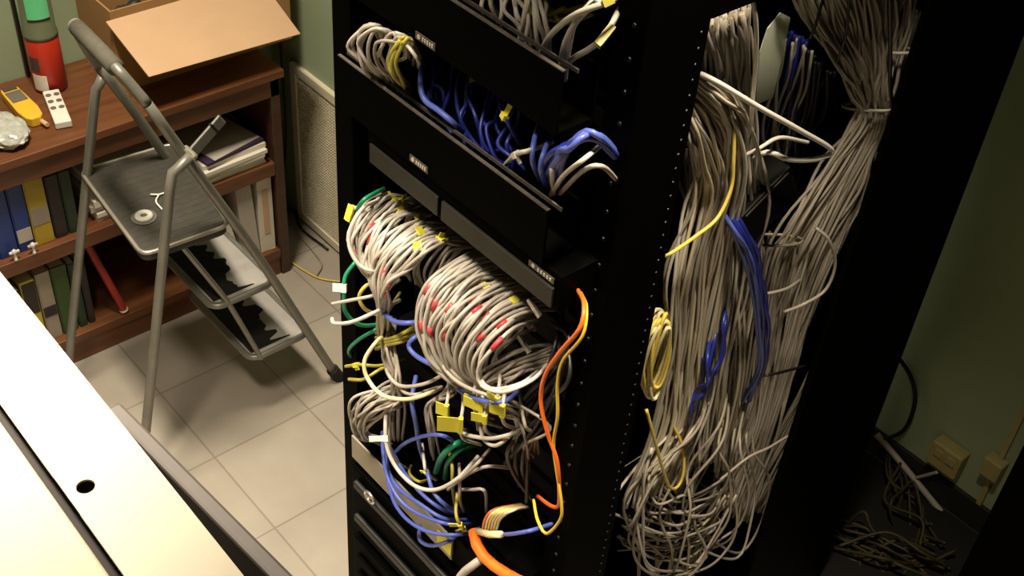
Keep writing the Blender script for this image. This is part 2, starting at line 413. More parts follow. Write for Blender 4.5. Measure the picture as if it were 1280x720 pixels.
# multimeter / cable tester
ca, cb = at(10, 112, z=.76), at(46, 150, z=.76)
dr = (cb-ca); L = dr.length; an = math.atan2(dr.y, dr.x); Rm = rotz(an); cc = (ca+cb)/2; cc.z = ZT+.012
t = thing('cable_tester', (cc.x, cc.y, ZT), 'yellow handheld tester with grey screen on the bookcase top', 'tester')
b = MB(); pts = [(-.5, -.30), (-.42, -.38), (.2, -.45), (.42, -.36), (.5, -.2), (.5, .2), (.42, .36), (.2, .45), (-.42, .38), (-.5, .30)]
b.prism([tuple((Rm@Vector((u*L, v*.062, 0))+cc).xy) for u, v in pts], ZT+.0005, ZT+.027); b.build('body', M['yellow'], t, bevel=.003)
MB().obox(cc+Rm@Vector((-.18*L, 0, .0165)), (.3*L, .040, .002), Rm).build('screen', M['screen'], t)
MB().obox(cc+Rm@Vector((-.42*L, 0, .0165)), (.09*L, .036, .002), Rm).build('top_band', M['ink'], t)
MB().tube([cc+Rm@Vector((.5*L, .012, 0)), cc+Rm@Vector((.5*L+.025, .016, 0))], .006, 10).build('probe_stub', M['cardboard'], t)
# remote / power strip, white with dark buttons
ca, cb = at(64, 117, z=.75), at(80, 157, z=.75)
dr = (cb-ca); L = dr.length; an = math.atan2(dr.y, dr.x); Rm = rotz(an); cc = (ca+cb)/2; cc.z = ZT+.011
t = thing('outlet_strip', (cc.x, cc.y, ZT), 'white strip with paired dark sockets lying beside the red canister', 'outlet strip')
MB().obox(cc, (L, .042, .020), Rm).build('body', M['white'], t, bevel=.003)
for i in range(3):
    for s_ in (-1, 1):
        MB().lathe([(.0075, 0), (.0075, .0015)], cc+Rm@Vector((-.34*L+i*.2*L, s_*.0105, .0102)), 14).build('socket', M['screen'], t)
# crumpled clear bag at frame edge
pb = at(6, 168, z=.75)
t = thing('plastic_bag', (pb.x, pb.y, ZT), 'crumpled clear plastic bag at the left end of the bookcase top', 'bag')
bm = bmesh.new(); bmesh.ops.create_icosphere(bm, subdivisions=4, radius=1)
rg = random.Random(3); ph = [(Vector((rg.gauss(0, 1), rg.gauss(0, 1), rg.gauss(0, 1)))*3.5, rg.uniform(0, 6)) for _ in range(14)]
for v in bm.verts:
    d = sum(abs(math.sin(v.co.dot(k_)+p_)) for k_, p_ in ph)/14
    s_ = .55+.6*d; v.co = Vector((v.co.x*.085*s_, v.co.y*.06*s_, max(0, v.co.z*.03*s_+.022)))
me = bpy.data.meshes.new('bag_film'); bm.to_mesh(me); bm.free(); me.materials.append(M['clear'])
o = bpy.data.objects.new('bag_film', me); C.objects.link(o); o.parent = t

# cardboard box with the front flap hanging open
bx0, bx1, by0, by1, bz = -2.99, -2.775, 1.145, 1.68, .98
t = thing('cardboard_box', ((bx0+bx1)/2, (by0+by1)/2, ZT), 'open cardboard box with its front flap folded out over the bookcase', 'box')
tk = .005
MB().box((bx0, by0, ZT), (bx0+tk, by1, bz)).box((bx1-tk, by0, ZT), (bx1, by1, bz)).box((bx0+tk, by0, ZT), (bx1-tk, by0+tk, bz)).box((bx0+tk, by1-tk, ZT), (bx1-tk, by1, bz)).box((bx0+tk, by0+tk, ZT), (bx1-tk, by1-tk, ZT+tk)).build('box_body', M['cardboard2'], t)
fa, fb = Vector((bx1-tk, by0+.01, bz+.001)), Vector((bx1-tk, by1-.01, bz+.001))
fl = [at(132, 28, x=bx1-.003), at(368, -60, x=bx1-.003), None, None]
A_, B_ = at(132, 28, x=bx1-.002), Vector((bx1-.002, by1, bz))
bz_ = A_.z
D_, E_ = at(186, 97, x=bx1+.150), at(375, 43, x=bx1+.150)
print('FLAP', A_, D_, E_)
F_top_r = Vector((A_.x, E_.y-.03, A_.z))
nrm = (D_-A_).cross(F_top_r-A_).normalized()*.004
MB().hexa([A_, D_, E_, F_top_r, A_+nrm, D_+nrm, E_+nrm, F_top_r+nrm]).build('front_flap', M['cardboard'], t)
# contents of the box
for i, (nm, mm, yy, zz, ll) in enumerate((('pouch', 'purple', 1.42, .90, 'dark purple pouch inside the cardboard box'), ('pouch', 'darkb', 1.25, .90, 'dark grey pouch at the left inside the cardboard box'))):
    bm = bmesh.new(); bmesh.ops.create_icosphere(bm, subdivisions=3, radius=1)
    for v in bm.verts:
        d = .8+.25*math.sin(v.co.x*5+i)+.15*math.sin(v.co.y*9)
        v.co = Vector((bx0+.107+v.co.x*.075*d, yy+v.co.y*.075*d, zz-.035+v.co.z*.07*d))
    me = bpy.data.meshes.new(nm); bm.to_mesh(me); bm.free(); me.materials.append(M[mm])
    for p in me.polygons: p.use_smooth = True
    tag(bpy.data.objects.new(nm, me), ll, 'pouch'); C.objects.link(bpy.data.objects[me.name] if me.name in bpy.data.objects else bpy.data.objects[nm])

# ================================================================== STEP LADDER
lad = thing('step_ladder', (-2.33, 1.1, 0), 'grey folding three-step ladder standing in front of the bookcase', 'step ladder')
def LP(h): return 1.40-.40*h        # y of the front rails at height h
XA, XBb = -2.155, -2.535
def railx(s_, h): return (XA-.012*h) if s_ else (XBb+.05*h)
for s_ in (1, 0):
    P = [Vector((railx(s_, h), LP(h), h)) for h in (.015, .3, .6)]
    P += [at(240, 207, x=railx(1, .9)), at(184, 130, x=railx(1, 1.05))] if s_ else [at(158, 126, x=railx(0, .9)), at(122, 82, x=railx(0, 1.02))]
    RT = globals().setdefault('RAIL_TOP', {}); RT[s_] = P[-1]
    MB().tube(spline(P, 16), .0125, 12).build('rail', M['ladder'], lad, smooth=True)
    MB().tube([(railx(s_, 0), LP(0)+.004, 0), (railx(s_, 0), LP(.05), .05)], .018, 12).build('foot_cap', M['rubber'], lad)
# handle: padded cross bar with rounded ends
hA, hB = RAIL_TOP[1], RAIL_TOP[0]
g0, g1 = at(148, 88, z=1.165), at(97, 35, z=1.165)
P = [hA, hA.lerp(g0, .45), hA.lerp(g0, .8), g0.lerp(g1, .06), g1, g1.lerp(hB, .45)+Vector((0, -.006, .006)), hB]
MB().tube(spline(P, 30), .0125, 12).build('handle_bar', M['ladder'], lad, smooth=True)
MB().tube([P[3], (P[3]+P[4])/2, P[4]], .0195, 16).build('handle_grip', M['foam'], lad, smooth=True)
MB().lathe([(.004, 0), (.018, .003), (.018, .009), (.004, .013)], P[4]+Vector((-.004, 0, 0)), 16, ax=(-1, 0, 0)).build('grip_cap', M['rim'], lad)
# rear legs
piv = .92
for s_ in (1, 0):
    if s_: el, fo, up = at(214, 220, x=-2.135), at(184, 520, x=-2.125), at(240, 193, x=-2.140)
    else: el, fo, up = at(119, 118, x=-2.535), at(86, 450, x=-2.55), at(130, 92, x=-2.530)
    fo = el+(fo-el)*((el.z-.012)/(el.z-fo.z))
    P = [up, el.lerp(up, .5), el.lerp(up, .12), el.lerp(fo, .03), el.lerp(fo, .5), fo]
    print('LEG', [tuple(round(c_, 3) for c_ in p) for p in P])
    MB().tube(spline(P, 30), .0122, 12).build('rear_leg', M['ladder'], lad, smooth=True)
    MB().tube([(P[-1][0], P[-1][1], 0), (P[-1][0], P[-1][1]+.003, .035)], .0175, 12).build('foot_cap', M['rubber'], lad)
    MB().lathe([(.008, -.03), (.008, .012), (.004, .016)], (P[0][0], P[0][1], P[0][2]), 12, ax=(1 if s_ else -1, 0, 0)).build('pivot_bolt', M['rim'], lad)
    # folding link between platform and the lowest tread
    q = -.012 if s_ else .012
    MB().tube([(railx(s_, .7)+q, .985, .675), (railx(s_, .45)+q, 1.083, .455), (railx(s_, .22)+q, 1.165, .205)], .007, 8).build('link_bar', M['ladder'], lad)
# lock arm reaching back from the near pivot
pa, pb = at(222, 212, x=-2.185), at(278, 148, x=-2.20)
d_ = (pb-pa).normalized(); s2 = Vector((1, 0, 0)); n2 = d_.cross(s2).normalized()
Rl = Matrix((d_, n2, s2)).transposed()
MB().obox((pa+pb)/2, ((pb-pa).length, .030, .008), Rl).build('lock_arm', M['ladder'], lad, bevel=.003)
MB().obox(pb-d_*.03, (.006, .032, .0095), Rl).build('arm_band', M['rubber'], lad)

def rrect(x0, x1, y0, y1, r, n=6):
    P = []
    for cx, cy, a in ((x1-r, y1-r, 0), (x0+r, y1-r, 90), (x0+r, y0+r, 180), (x1-r, y0+r, 270)):
        for i in range(n+1):
            t_ = math.radians(a+90*i/n); P.append((cx+r*math.cos(t_), cy+r*math.sin(t_)))
    return P
# platform
cor = [at(100, 213, z=.70), at(217, 178, z=.70), at(287, 280, z=.70), at(178, 318, z=.70)]
def rquad(c, r=.03, n=5):
    out = []
    for i in range(4):
        p, a, b_ = c[i], c[i-1], c[(i+1) % 4]
        A = p+(a-p).normalized()*r; B = p+(b_-p).normalized()*r
        for k_ in range(n+1):
            t_ = k_/n; out.append(A*(1-t_)**2+p*2*t_*(1-t_)+B*t_**2)
    return out
rq = rquad(cor)
MB().tube([Vector((p.x, p.y, .697)) for p in rq], .0055, 8, closed=True).build('platform_rim', M['rim'], lad, smooth=True)
cen = sum(cor, Vector())/4
MB().prism([(p.x*.99+cen.x*.01, p.y*.99+cen.y*.01) for p in rq], .672, .697).build('platform', M['mat'], lad)
b = MB()
for i in range(1, 17):
    u = i/17
    a_ = cor[0].lerp(cor[3], u); c_ = cor[1].lerp(cor[2], u); a2 = a_.lerp(c_, .06); c2 = a_.lerp(c_, .94)
    b.tube([Vector((a2.x, a2.y, .697)), Vector((c2.x, c2.y, .697))], .0009, 6)
b.build('platform_ribs', M['mat'], lad)
# treads
def tread(h, y0, y1):
    xa, xb = railx(1, h)-.013, railx(0, h)+.013
    P = rrect(xb, xa, y0, y1, .03)
    MB().tube([Vector((x_, y_, h-.006)) for x_, y_ in P], .009, 8, closed=True).build('tread_rim', M['ladder'], lad, smooth=True)
    MB().prism([((x_-(xa+xb)/2)*.97+(xa+xb)/2, (y_-(y0+y1)/2)*.95+(y0+y1)/2) for x_, y_ in P], h-.02, h-.002).build('tread', M['tread'], lad)
    # ragged-edged black layer over part of the tread
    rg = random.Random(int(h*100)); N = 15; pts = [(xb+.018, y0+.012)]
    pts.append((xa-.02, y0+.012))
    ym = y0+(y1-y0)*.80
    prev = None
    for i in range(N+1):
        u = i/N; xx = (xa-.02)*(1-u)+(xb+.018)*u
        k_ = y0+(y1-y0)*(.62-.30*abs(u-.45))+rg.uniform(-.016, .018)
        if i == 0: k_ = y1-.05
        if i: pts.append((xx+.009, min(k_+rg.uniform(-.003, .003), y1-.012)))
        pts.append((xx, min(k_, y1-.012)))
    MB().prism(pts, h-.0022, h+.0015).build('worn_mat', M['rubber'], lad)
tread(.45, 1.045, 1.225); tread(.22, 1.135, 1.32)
# tape roll and hook on the platform
pr = at(180, 271, z=.70)
t = thing('washer_disc', (pr.x, pr.y, .699), 'white ring-shaped disc lying on the ladder platform', 'disc')
prof = [(.008, 0), (.021, 0), (.0225, .004), (.019, .0085), (.010, .0085), (.008, .006), (.008, 0)]
MB().lathe(prof, (pr.x, pr.y, .6995), 32).build('ring', M['white'], t, smooth=True)
MB().lathe([(.0305, 0), (.0305, .001), (.0225, .001)], (pr.x, pr.y, .6988), 32).build('shadow_gasket', M['ladder'], t)  # thin flat grey ring around the foot of the disc
ph_ = [at(a_, b_, z=.703) for a_, b_ in ((188, 243), (199, 243), (208, 240), (199, 243), (195, 252), (203, 262))]
tag(MB().tube(spline([ph_[0], ph_[1], ph_[2]], 6), .0022, 8).tube(spline(ph_[3:], 8), .0022, 8).build('wire_hook', M['white'], smooth=True), 'small bent white wire hook lying on the ladder platform', 'hook')

# ================================================================== CREAM CABINET (near, lower left) with its ajar door
cab = thing('metal_cabinet', (-.9, -.1, 0), 'tall cream metal cabinet in the lower left foreground', 'cabinet')
CZ = 1.9; yA, yB, yC = .21, .1515, .1465
hole = at(107, 608, z=CZ)
b = MB()   # flange with a round hole, built as a ring of quads
N = 24; hr = .0062; sq = .02
b.box((-2.0, yB, CZ-.002), (hole.x-sq, yA, CZ)); b.box((hole.x+sq, yB, CZ-.002), (.35, yA, CZ))
b.box((hole.x-sq, yB, CZ-.002), (hole.x+sq, hole.y-sq if hole.y-sq > yB else yB+.0001, CZ)); b.box((hole.x-sq, hole.y+sq, CZ-.002), (hole.x+sq, yA, CZ))
y_lo = max(yB, hole.y-sq)
for i in range(N):
    a0, a1 = 2*math.pi*i/N, 2*math.pi*(i+1)/N
    def sqp(a):
        c_, s_ = math.cos(a), math.sin(a); k_ = 1/max(abs(c_), abs(s_)); yy = hole.y+s_*k_*sq
        return (hole.x+c_*k_*sq, max(yy, y_lo))
    ci = [(hole.x+math.cos(a)*hr, hole.y+math.sin(a)*hr) for a in (a0, a1)]; so = [sqp(a0), sqp(a1)]
    b.hexa([(*ci[0], CZ-.002), (*so[0], CZ-.002), (*so[1], CZ-.002), (*ci[1], CZ-.002), (*ci[0], CZ), (*so[0], CZ), (*so[1], CZ), (*ci[1], CZ)])
b.build('top_flange', M['cream'], cab)
MB().box((-2.0, yA-.002, .06), (.35, yA, CZ-.0021)).build('front_edge', M['cream'], cab)
MB().box((-2.0, yC, CZ-.03), (.35, yB+.004, CZ-.012)).build('gap_seal', M['groove'], cab)
MB().box((-2.0, yB, CZ-.05), (.35, yA-.002, CZ-.03)).build('inner_channel', M['groove'], cab)
MB().box((-2.0, -.62, CZ-.012), (.35, yC, CZ-.008)).build('top_panel', M['cream2'], cab, bevel=.002)
MB().box((-2.0, -.62, 0), (.35, yC-.01, CZ-.03)).build('body', M['cream2'], cab)
# ajar door
za = 1.80
e0, e1 = at(150, 501, z=za), at(390, 741, z=za)
dd = (e1-e0); dd.z = 0; dn = dd.normalized(); nn = Vector((-dn.y, dn.x, 0))
if nn.y > 0: nn = -nn
dl = dd.length+.05
Rd = Matrix((dn, nn, Vector((0, 0, 1)))).transposed()
thk = .014
MB().obox(e0+dn*dl/2+nn*thk/2-Vector((0, 0, .30)), (dl, thk, .60), Rd).build('door', M['doorgrey'], cab, bevel=.003)
MB().obox(e0+dn*.012+nn*(thk+.004)-Vector((0, 0, .02)), (.03, .008, .04), Rd).build('door_latch', M['black2'], cab)
print('DOOR', e0, e1)

# ================================================================== RACK
XL, XR = -1.337, -.872      # equipment width
XS = -.82                   # outer side plane (near side)
YF = .89
rack = thing('equipment_rack', (-1.1, 1.4, 0), 'tall black open-frame network rack full of cables', 'rack')
ZR = 2.12
def rk(name, *boxes, m='black', bev=.002, label=None):
    b = MB()
    for a, c in boxes: b.box(a, c)
    o = b.build(name, M[m], rack, bevel=bev)
    if label: o['label'] = label
    return o
# front posts (channel section), rear posts
rk('front_post', ((XR+.002, .962, 0), (XS, .968, ZR)), ((XS-.006, .968, 0), (XS, 1.075, ZR)), ((XS-.04, 1.069, 0), (XS-.006, 1.075, ZR)))
rk('front_post', ((XL-.05, YF+.02, 0), (XL-.002, YF+.026, ZR)), ((XL-.008, YF+.026, 0), (XL-.002, 1.06, ZR)))
rk('rear_post', ((XS-.012, 1.592, 0), (XS, 1.60, ZR)), ((XS-.006, 1.60, 0), (XS, 1.90, ZR)), ((XS-.05, 1.90, 0), (XS, 1.94, ZR)))
rk('rear_post', ((XL-.05, 1.565, 0), (XL, 1.60, ZR)), ((XL-.05, 1.60, 0), (XL-.044, 1.70, ZR)))
rk('side_rail', ((XS-.03, 1.075, 1.862), (XS, 1.565, 1.925)))
rk('side_rail', ((XS-.03, 1.075, .06), (XS, 1.565, .12)))
rk('side_rail', ((XL-.05, 1.06, 1.862), (XL-.02, 1.565, 1.925)))
rk('base_plate', ((XL-.05, YF+.02, 0), (XS, 1.94, .03)))
rk('top_rail', ((XL-.05, YF, ZR), (XS, 1.0, ZR+.03)))
rk('side_panel', ((XL-.06, YF+.03, .03), (XL-.051, 1.94, ZR)))  # added solid side to block light towards the right wall
rk('back_panel', ((XL-.05, 1.941, .03), (XS, 1.95, ZR)))  # added solid back, also blocking light to the right wall
rk('rear_top_rail', ((XL-.05, 1.565, ZR), (XS, 1.64, ZR+.03)))
# screws and cage nuts on the near post
scr = None
for k_, z_ in enumerate([i*.0445+.5 for i in range(32)]):
    if scr is None: scr = MB().lathe([(.0035, 0), (.003, .0015)], (0, 0, 0), 8, ax=(0, -1, 0)).build('screw', M['dulled']); o_ = scr
    else: o_ = scr.copy(); C.objects.link(o_)
    o_.parent = rack; o_.location = Vector((XS-.02, .9615, z_))-rack.location
scr = None
for k_, z_ in enumerate([i*.022+.42 for i in range(66)]):
    if scr is None: scr = MB().lathe([(.0022, 0), (.0018, .001)], (0, 0, 0), 6, ax=(1, 0, 0)).build('rivet', M['dulled']); o_ = scr
    else: o_ = scr.copy(); C.objects.link(o_)
    o_.parent = rack; o_.location = Vector((XS+.0002, 1.060, z_))-rack.location

tr = thing('cable_tray', (-1.1, 1.4, 2.2), 'black overhead cable tray on top of the rack', 'cable tray')  # added out of view to keep light off the right wall
MB().box((XL-.3, .93, ZR+.031), (XS+.01, 2.40, ZR+.045)).build('tray_floor', M['black'], tr)
MB().box((XL-.3, .92, ZR+.031), (XS+.01, .93, ZR+.16)).build('tray_wall', M['black'], tr)
MB().box((XL-.3, 2.40, ZR+.031), (XS+.01, 2.41, ZR+.16)).build('tray_wall', M['black'], tr)
def unit(name, label, cat, loc=(-1.1, .95, 1)): return thing(name, loc, label, cat)
def badge(parent, x, z, w_, h_, y, m='edge'):
    MB().box((x, y-.0015, z), (x+w_, y-.0002, z+h_)).build('badge', M[m], parent)
    b = MB(); k_ = 5
    for i in range(k_):
        xx = x+w_*(.36+.12*i); b.box((xx, y-.0022, z+h_*.25), (xx+w_*.07, y-.0014, z+h_*.75))
    b.lathe([(h_*.32, 0), (h_*.32, .0007)], (x+w_*.18, y-.0014, z+h_*.5), 16, ax=(0, -1, 0))
    b.build('badge_lettering', M['paper2'], parent)
# cover plates of the horizontal cable managers
def cover(z0, z1, label, lx):
    u = unit('cable_manager', label, 'cable manager', (-1.1, YF, z0))
    MB().box((XL, YF-.004, z0), (XR, YF, z1)).build('cover_plate', M['black'], u, bevel=.001)
    MB().box((XL, YF-.0045, z1-.001), (XR, YF+.0005, z1+.0008)).build('top_lip', M['edge'], u)
    MB().box((XL, YF+.012, z1-.004), (XR+.008, YF+.0145, z1+.001)).build('rear_lip', M['edge'], u)
    MB().box((XL+.001, YF+.055, z0+.004), (XR-.001, YF+.06, z1-.012)).box((XL+.001, YF, z0+.001), (XR-.001, YF+.055, z0+.004)).build('trough', M['black'], u)
    badge(u, lx, z0+.004, .042, .011, YF-.004)
    return u
cover(1.738, 1.828, 'upper flat black cable manager cover with a small badge', -1.15)
cover(1.538, 1.627, 'lower flat black cable manager cover above the grey switch', -1.158)
cover(1.938, 2.028, 'topmost black cable manager cover above the white cords', -1.15)
# patch panels between covers
def patch(z0, z1, label, y=.985):
    u = unit('patch_panel', label, 'patch panel', (-1.1, y, z0))
    MB().box((XL+.001, y, z0), (XR-.001, y+.03, z1)).build('panel_body', M['black2'], u, bevel=.001)
    for r_ in range(2):
        zz = z0+.012+r_*(z1-z0)*.5
        MB().box((XL+.02, y-.0015, zz), (XR-.02, y-.0002, zz+.011)).build('port_row', M['black'], u)
    return u
patch(1.632, 1.732, 'black patch panel hidden behind grey and blue cords')
patch(1.832, 1.932, 'black patch panel behind the white cords at the top')
# grey switch with wide bezel under the lower cover
sw = unit('network_switch', 'dark grey-green network switch bezel below the lower cover', 'switch', (-1.1, .9, 1.46))
MB().box((XL+.06, .896, 1.468), (XR+.03, .985, 1.532)).build('chassis', M['black'], sw, bevel=.002)
MB().box((XL+.07, .8915, 1.474), (-1.10, .8955, 1.508)).build('bezel_panel', M['bezel'], sw, bevel=.001)
MB().box((-1.09, .8905, 1.474), (XR+.02, .8955, 1.508)).build('bezel_panel', M['bezel'], sw, bevel=.001)
badge(sw, -.905, 1.512, .05, .010, .8955, 'edge')
# chassis switch carrying all the grey cords
def blade(z0, z1, label, y=.97, x1=XR-.001, rows=4):
    u = unit('network_switch', label, 'switch', (-1.1, y, z0))
    MB().box((XL+.002, y, z0), (x1, 1.068, z1)).build('chassis', M['black2'], u, bevel=.002)
    for r_ in range(rows):
        zz = z0+.02+r_*(z1-z0-.04)/rows
        MB().box((XL+.05, y-.0015, zz), (x1-.03, y-.0002, zz+.011)).build('port_row', M['black'], u)
    return u
blade(1.30, 1.463, 'chassis switch face buried behind looping grey cords', y=1.036)
blade(1.06, 1.285, 'chassis switch face behind the blue cord loop', y=1.036)
blade(.83, 1.05, 'switch face behind the lower tangle of blue cords', y=1.0)
# beige faceplate unit and the black glossy device near the bottom
u = unit('shelf_unit', 'unit with beige front strip below the tangle', 'rack unit', (-1.1, .92, .745))
MB().box((XL+.008, .888, .752), (-1.02, .892, .812)).build('front_strip', M['grn_met'], u, bevel=.001)
MB().box((XL+.008, .8925, .745), (XR, 1.066, .82)).build('chassis', M['black'], u, bevel=.002)
MB().box((-1.06, .886, .765), (-1.02, .8878, .80)).build('label_plate', M['tag'], u)
u = unit('battery_unit', 'black ribbed battery unit at the bottom of the rack', 'battery unit', (-1.1, .9, .55))
MB().box((XL+.01, .885, .55), (XR, 1.066, .735)).build('chassis', M['black'], u, bevel=.004)
for i, z_ in enumerate((.59, .69)):
    MB().box((XL+.03, .874, z_), (XR-.03, .8845, z_+.022)).build('rib', M['dulled'], u, bevel=.004)
u = unit('battery_unit', 'lower black unit at the floor of the rack', 'battery unit', (-1.1, .9, .04))
MB().box((XL+.01, .885, .04), (XR, 1.066, .52)).build('chassis', M['black'], u, bevel=.004)
for i in range(8): MB().box((XL+.03, .878, .07+i*.055), (XR-.03, .8845, .095+i*.055)).build('rib', M['black'], u, bevel=.003)
pk = at(463, 621, y=.87)
t = thing('strap_buckle', pk, 'bright metal buckle beside the left rack post', 'buckle')
MB().tube([pk+Vector((.014*math.cos(a), -.002, .011*math.sin(a))) for a in [i*.5236 for i in range(12)]], .003, 8, closed=True).build('ring', M['chrome'], t, smooth=True)
MB().tube([pk+Vector((-.012, -.002, -.006)), pk+Vector((.012, -.002, .006))], .0026, 8).build('pin', M['chrome'], t)
# small black device inside the side opening
p1_ = at(948, 250, x=-.90)
u = thing('media_converter', p1_, 'small black box device hanging among the side cables', 'device')
Rb = Matrix.Rotation(.5, 3, 'X')
MB().obox(p1_, (.05, .12, .09), Rb).build('case', M['black2'], u, bevel=.004)
MB().obox(p1_+Vector((.0255, 0, 0))+Rb@Vector((0, .0, .038)), (.001, .1, .004), Rb).build('edge_trim', M['edge'], u)

# ================================================================== CABLES
def frame_at(path, k):
    a, b_ = path[max(0, k-1)], path[min(len(path)-1, k+1)]; t = (b_-a).normalized()
    s_ = t.cross(Vector((0, 0, 1)));
    if s_.length < .05: s_ = t.cross(Vector((1, 0, 0)))
    s_.normalize(); return t, s_, t.cross(s_)
def cable(pts, r, m, label, group=None, name='patch_cord', cat='cable', n=40, sides=7, plug=None, tags=(), sleeves=()):
    path = spline(pts, n)
    o = MB().tube(path, r, sides).build(name, M[m], smooth=True)
    tag(o, label, cat, group)
    if plug:
        t, s_, u_ = frame_at(path, 0); Rp = Matrix((t, s_, u_)).transposed()
        MB().obox(path[0]-t*.006, (.020, .0115, .008), Rp).build('plug', M[plug], o, bevel=.001)
    for (q, mm, L, W) in tags:
        k = min(n-2, max(1, int(q*(n-1)))); t, s_, u_ = frame_at(path, k)
        hor = (t.cross(Vector((.5+RNG.uniform(-.3, .3), -.75, .5+RNG.uniform(-.3, .3))))).normalized()
        nr = t.cross(hor).normalized(); Rp = Matrix((hor, t, nr)).transposed()
        MB().obox(path[k]+hor*(W*.5-.003), (W, L, .0012), Rp).obox(path[k], (2*r+.0016, L, 2*r+.0016), Rp).build('label_tag', M[mm], o)
    for (q, mm) in sleeves:
        k = min(n-4, max(1, int(q*(n-1))))
        MB().tube(path[k:k+3], r*1.35, 9).build('id_sleeve', M[mm], o, smooth=True)
    return o
def lerpg(G, u):
    i = min(len(G)-2, int(u)); f_ = u-i
    return [G[i][k].lerp(G[i+1][k], f_) for k in range(len(G[i]))]
def family(guides, n, r, m, label, group, jit=.006, seed=1, plane='y', plug=None, ptag=0, psl=0, sl=(.25, .55), tg=(.08, .25), ends=.5, nseg=40, name='patch_cord', even=False, sides=7, mats=None, tagm='tag'):
    rg = random.Random(seed)
    G = [[at(p[0], p[1], **{plane: p[2]}) for p in g_] for g_ in guides]
    out = []
    for i in range(n):
        u = (i+.5)/n*(len(G)-1)+ (0 if even else rg.uniform(-.3, .3)*(len(G)-1)/n); u = min(len(G)-1.0001, max(0, u))
        P = lerpg(G, u)
        Q = []
        for k, p in enumerate(P):
            s_ = jit*(ends if k in (0,) else 1)
            Q.append(p+Vector((rg.gauss(0, s_), rg.gauss(0, s_), rg.gauss(0, s_))))
        tags = [(rg.uniform(*tg), tagm, rg.uniform(.010, .016), rg.uniform(.010, .018))] if rg.random() < ptag else []
        sls = [(rg.uniform(*sl), 'sleeve')] if rg.random() < psl else []
        mm = rg.choice(mats) if mats else m
        out.append(cable(Q, r*rg.uniform(.93, 1.06), mm, label, group, name=name, n=nseg, plug=plug, tags=tags, sleeves=sls, sides=sides))
    return out
def one(pts, r, m, label, plane='y', name='patch_cord', group=None, **k):
    return cable([at(p[0], p[1], **{plane: p[2]}) for p in pts], r, m, label, group, name=name, **k)

RC = .0027
# --- A: left bunch of the upper switch
family([
 [(515, 246, 1.03), (484, 240, .96), (462, 250, .90), (443, 275, .86), (437, 306, .845), (450, 332, .845), (474, 350, .86), (476, 400, .93)],
 [(545, 266, 1.03), (512, 262, .96), (485, 274, .90), (464, 298, .86), (460, 325, .85), (468, 355, .85), (477, 385, .87), (476, 420, .93)],
 [(575, 288, 1.03), (542, 284, .96), (514, 294, .90), (488, 316, .86), (475, 342, .85), (474, 370, .85), (480, 400, .88), (480, 430, .94)],
 [(608, 312, 1.03), (576, 306, .96), (545, 310, .90), (516, 330, .865), (494, 356, .855), (482, 380, .86), (476, 405, .89), (480, 440, .94)],
], 30, .0029, 'c_grey', 'grey patch cord in the left looping bunch of the upper switch', 'grey cords in the left bunch', jit=.0040, seed=11, plug='boot', ptag=.35, psl=.36, sl=(.3, .55), tg=(.18, .34), mats=['c_grey', 'c_lite', 'c_lite'], nseg=48)
# --- B: right bunch, big loops
family([
 [(632, 318, 1.03), (596, 314, .96), (562, 326, .90), (534, 354, .855), (521, 390, .845), (527, 430, .845), (550, 462, .87), (590, 480, .94)],
 [(658, 338, 1.03), (622, 336, .96), (588, 348, .90), (558, 378, .855), (543, 410, .845), (549, 444, .85), (572, 470, .87), (610, 485, .94)],
 [(684, 360, 1.03), (648, 358, .96), (612, 368, .90), (582, 395, .855), (564, 424, .845), (567, 454, .85), (590, 476, .88), (630, 488, .94)],
 [(706, 386, 1.03), (676, 384, .96), (640, 394, .90), (612, 420, .86), (593, 448, .85), (597, 474, .86), (620, 488, .89), (660, 482, .95)],
], 28, .0030, 'c_grey', 'grey patch cord in the right looping bunch of the upper switch', 'grey cords in the right bunch', jit=.0034, seed=12, plug='boot', ptag=.22, psl=.42, sl=(.34, .58), tg=(.18, .34), mats=['c_grey', 'c_lite', 'c_lite'], nseg=48)
# cords hidden higher under the bezel, leaving two more rows of ports
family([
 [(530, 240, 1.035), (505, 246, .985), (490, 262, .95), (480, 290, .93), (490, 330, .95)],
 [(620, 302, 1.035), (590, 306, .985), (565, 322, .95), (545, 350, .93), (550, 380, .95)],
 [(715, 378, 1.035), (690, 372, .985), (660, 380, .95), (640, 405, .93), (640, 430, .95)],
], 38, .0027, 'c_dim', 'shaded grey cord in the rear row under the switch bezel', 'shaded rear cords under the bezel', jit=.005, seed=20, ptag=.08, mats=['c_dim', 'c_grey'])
# second layer, shadowed lower row
family([
 [(570, 330, 1.02), (545, 360, .93), (540, 400, .90), (555, 440, .90), (590, 460, .94)],
 [(620, 375, .975), (595, 400, .93), (580, 430, .90), (590, 460, .90), (620, 475, .94)],
 [(670, 410, .975), (650, 430, .93), (630, 455, .90), (630, 475, .90), (655, 485, .94)],
], 20, RC, 'c_dim', 'grey patch cord in the lower layer under the right bunch', 'grey cords under the right bunch', jit=.006, seed=13, plug='boot')
family([
 [(690, 430, .985), (660, 440, .94), (625, 452, .90), (602, 470, .88), (600, 500, .89), (598, 535, .93)],
 [(700, 450, .985), (670, 458, .94), (640, 470, .90), (612, 485, .88), (606, 510, .89), (610, 540, .93)],
], 13, RC, 'c_grey', 'grey patch cord fanning out below the red sleeves', 'grey cords fanning below', jit=.005, seed=14)
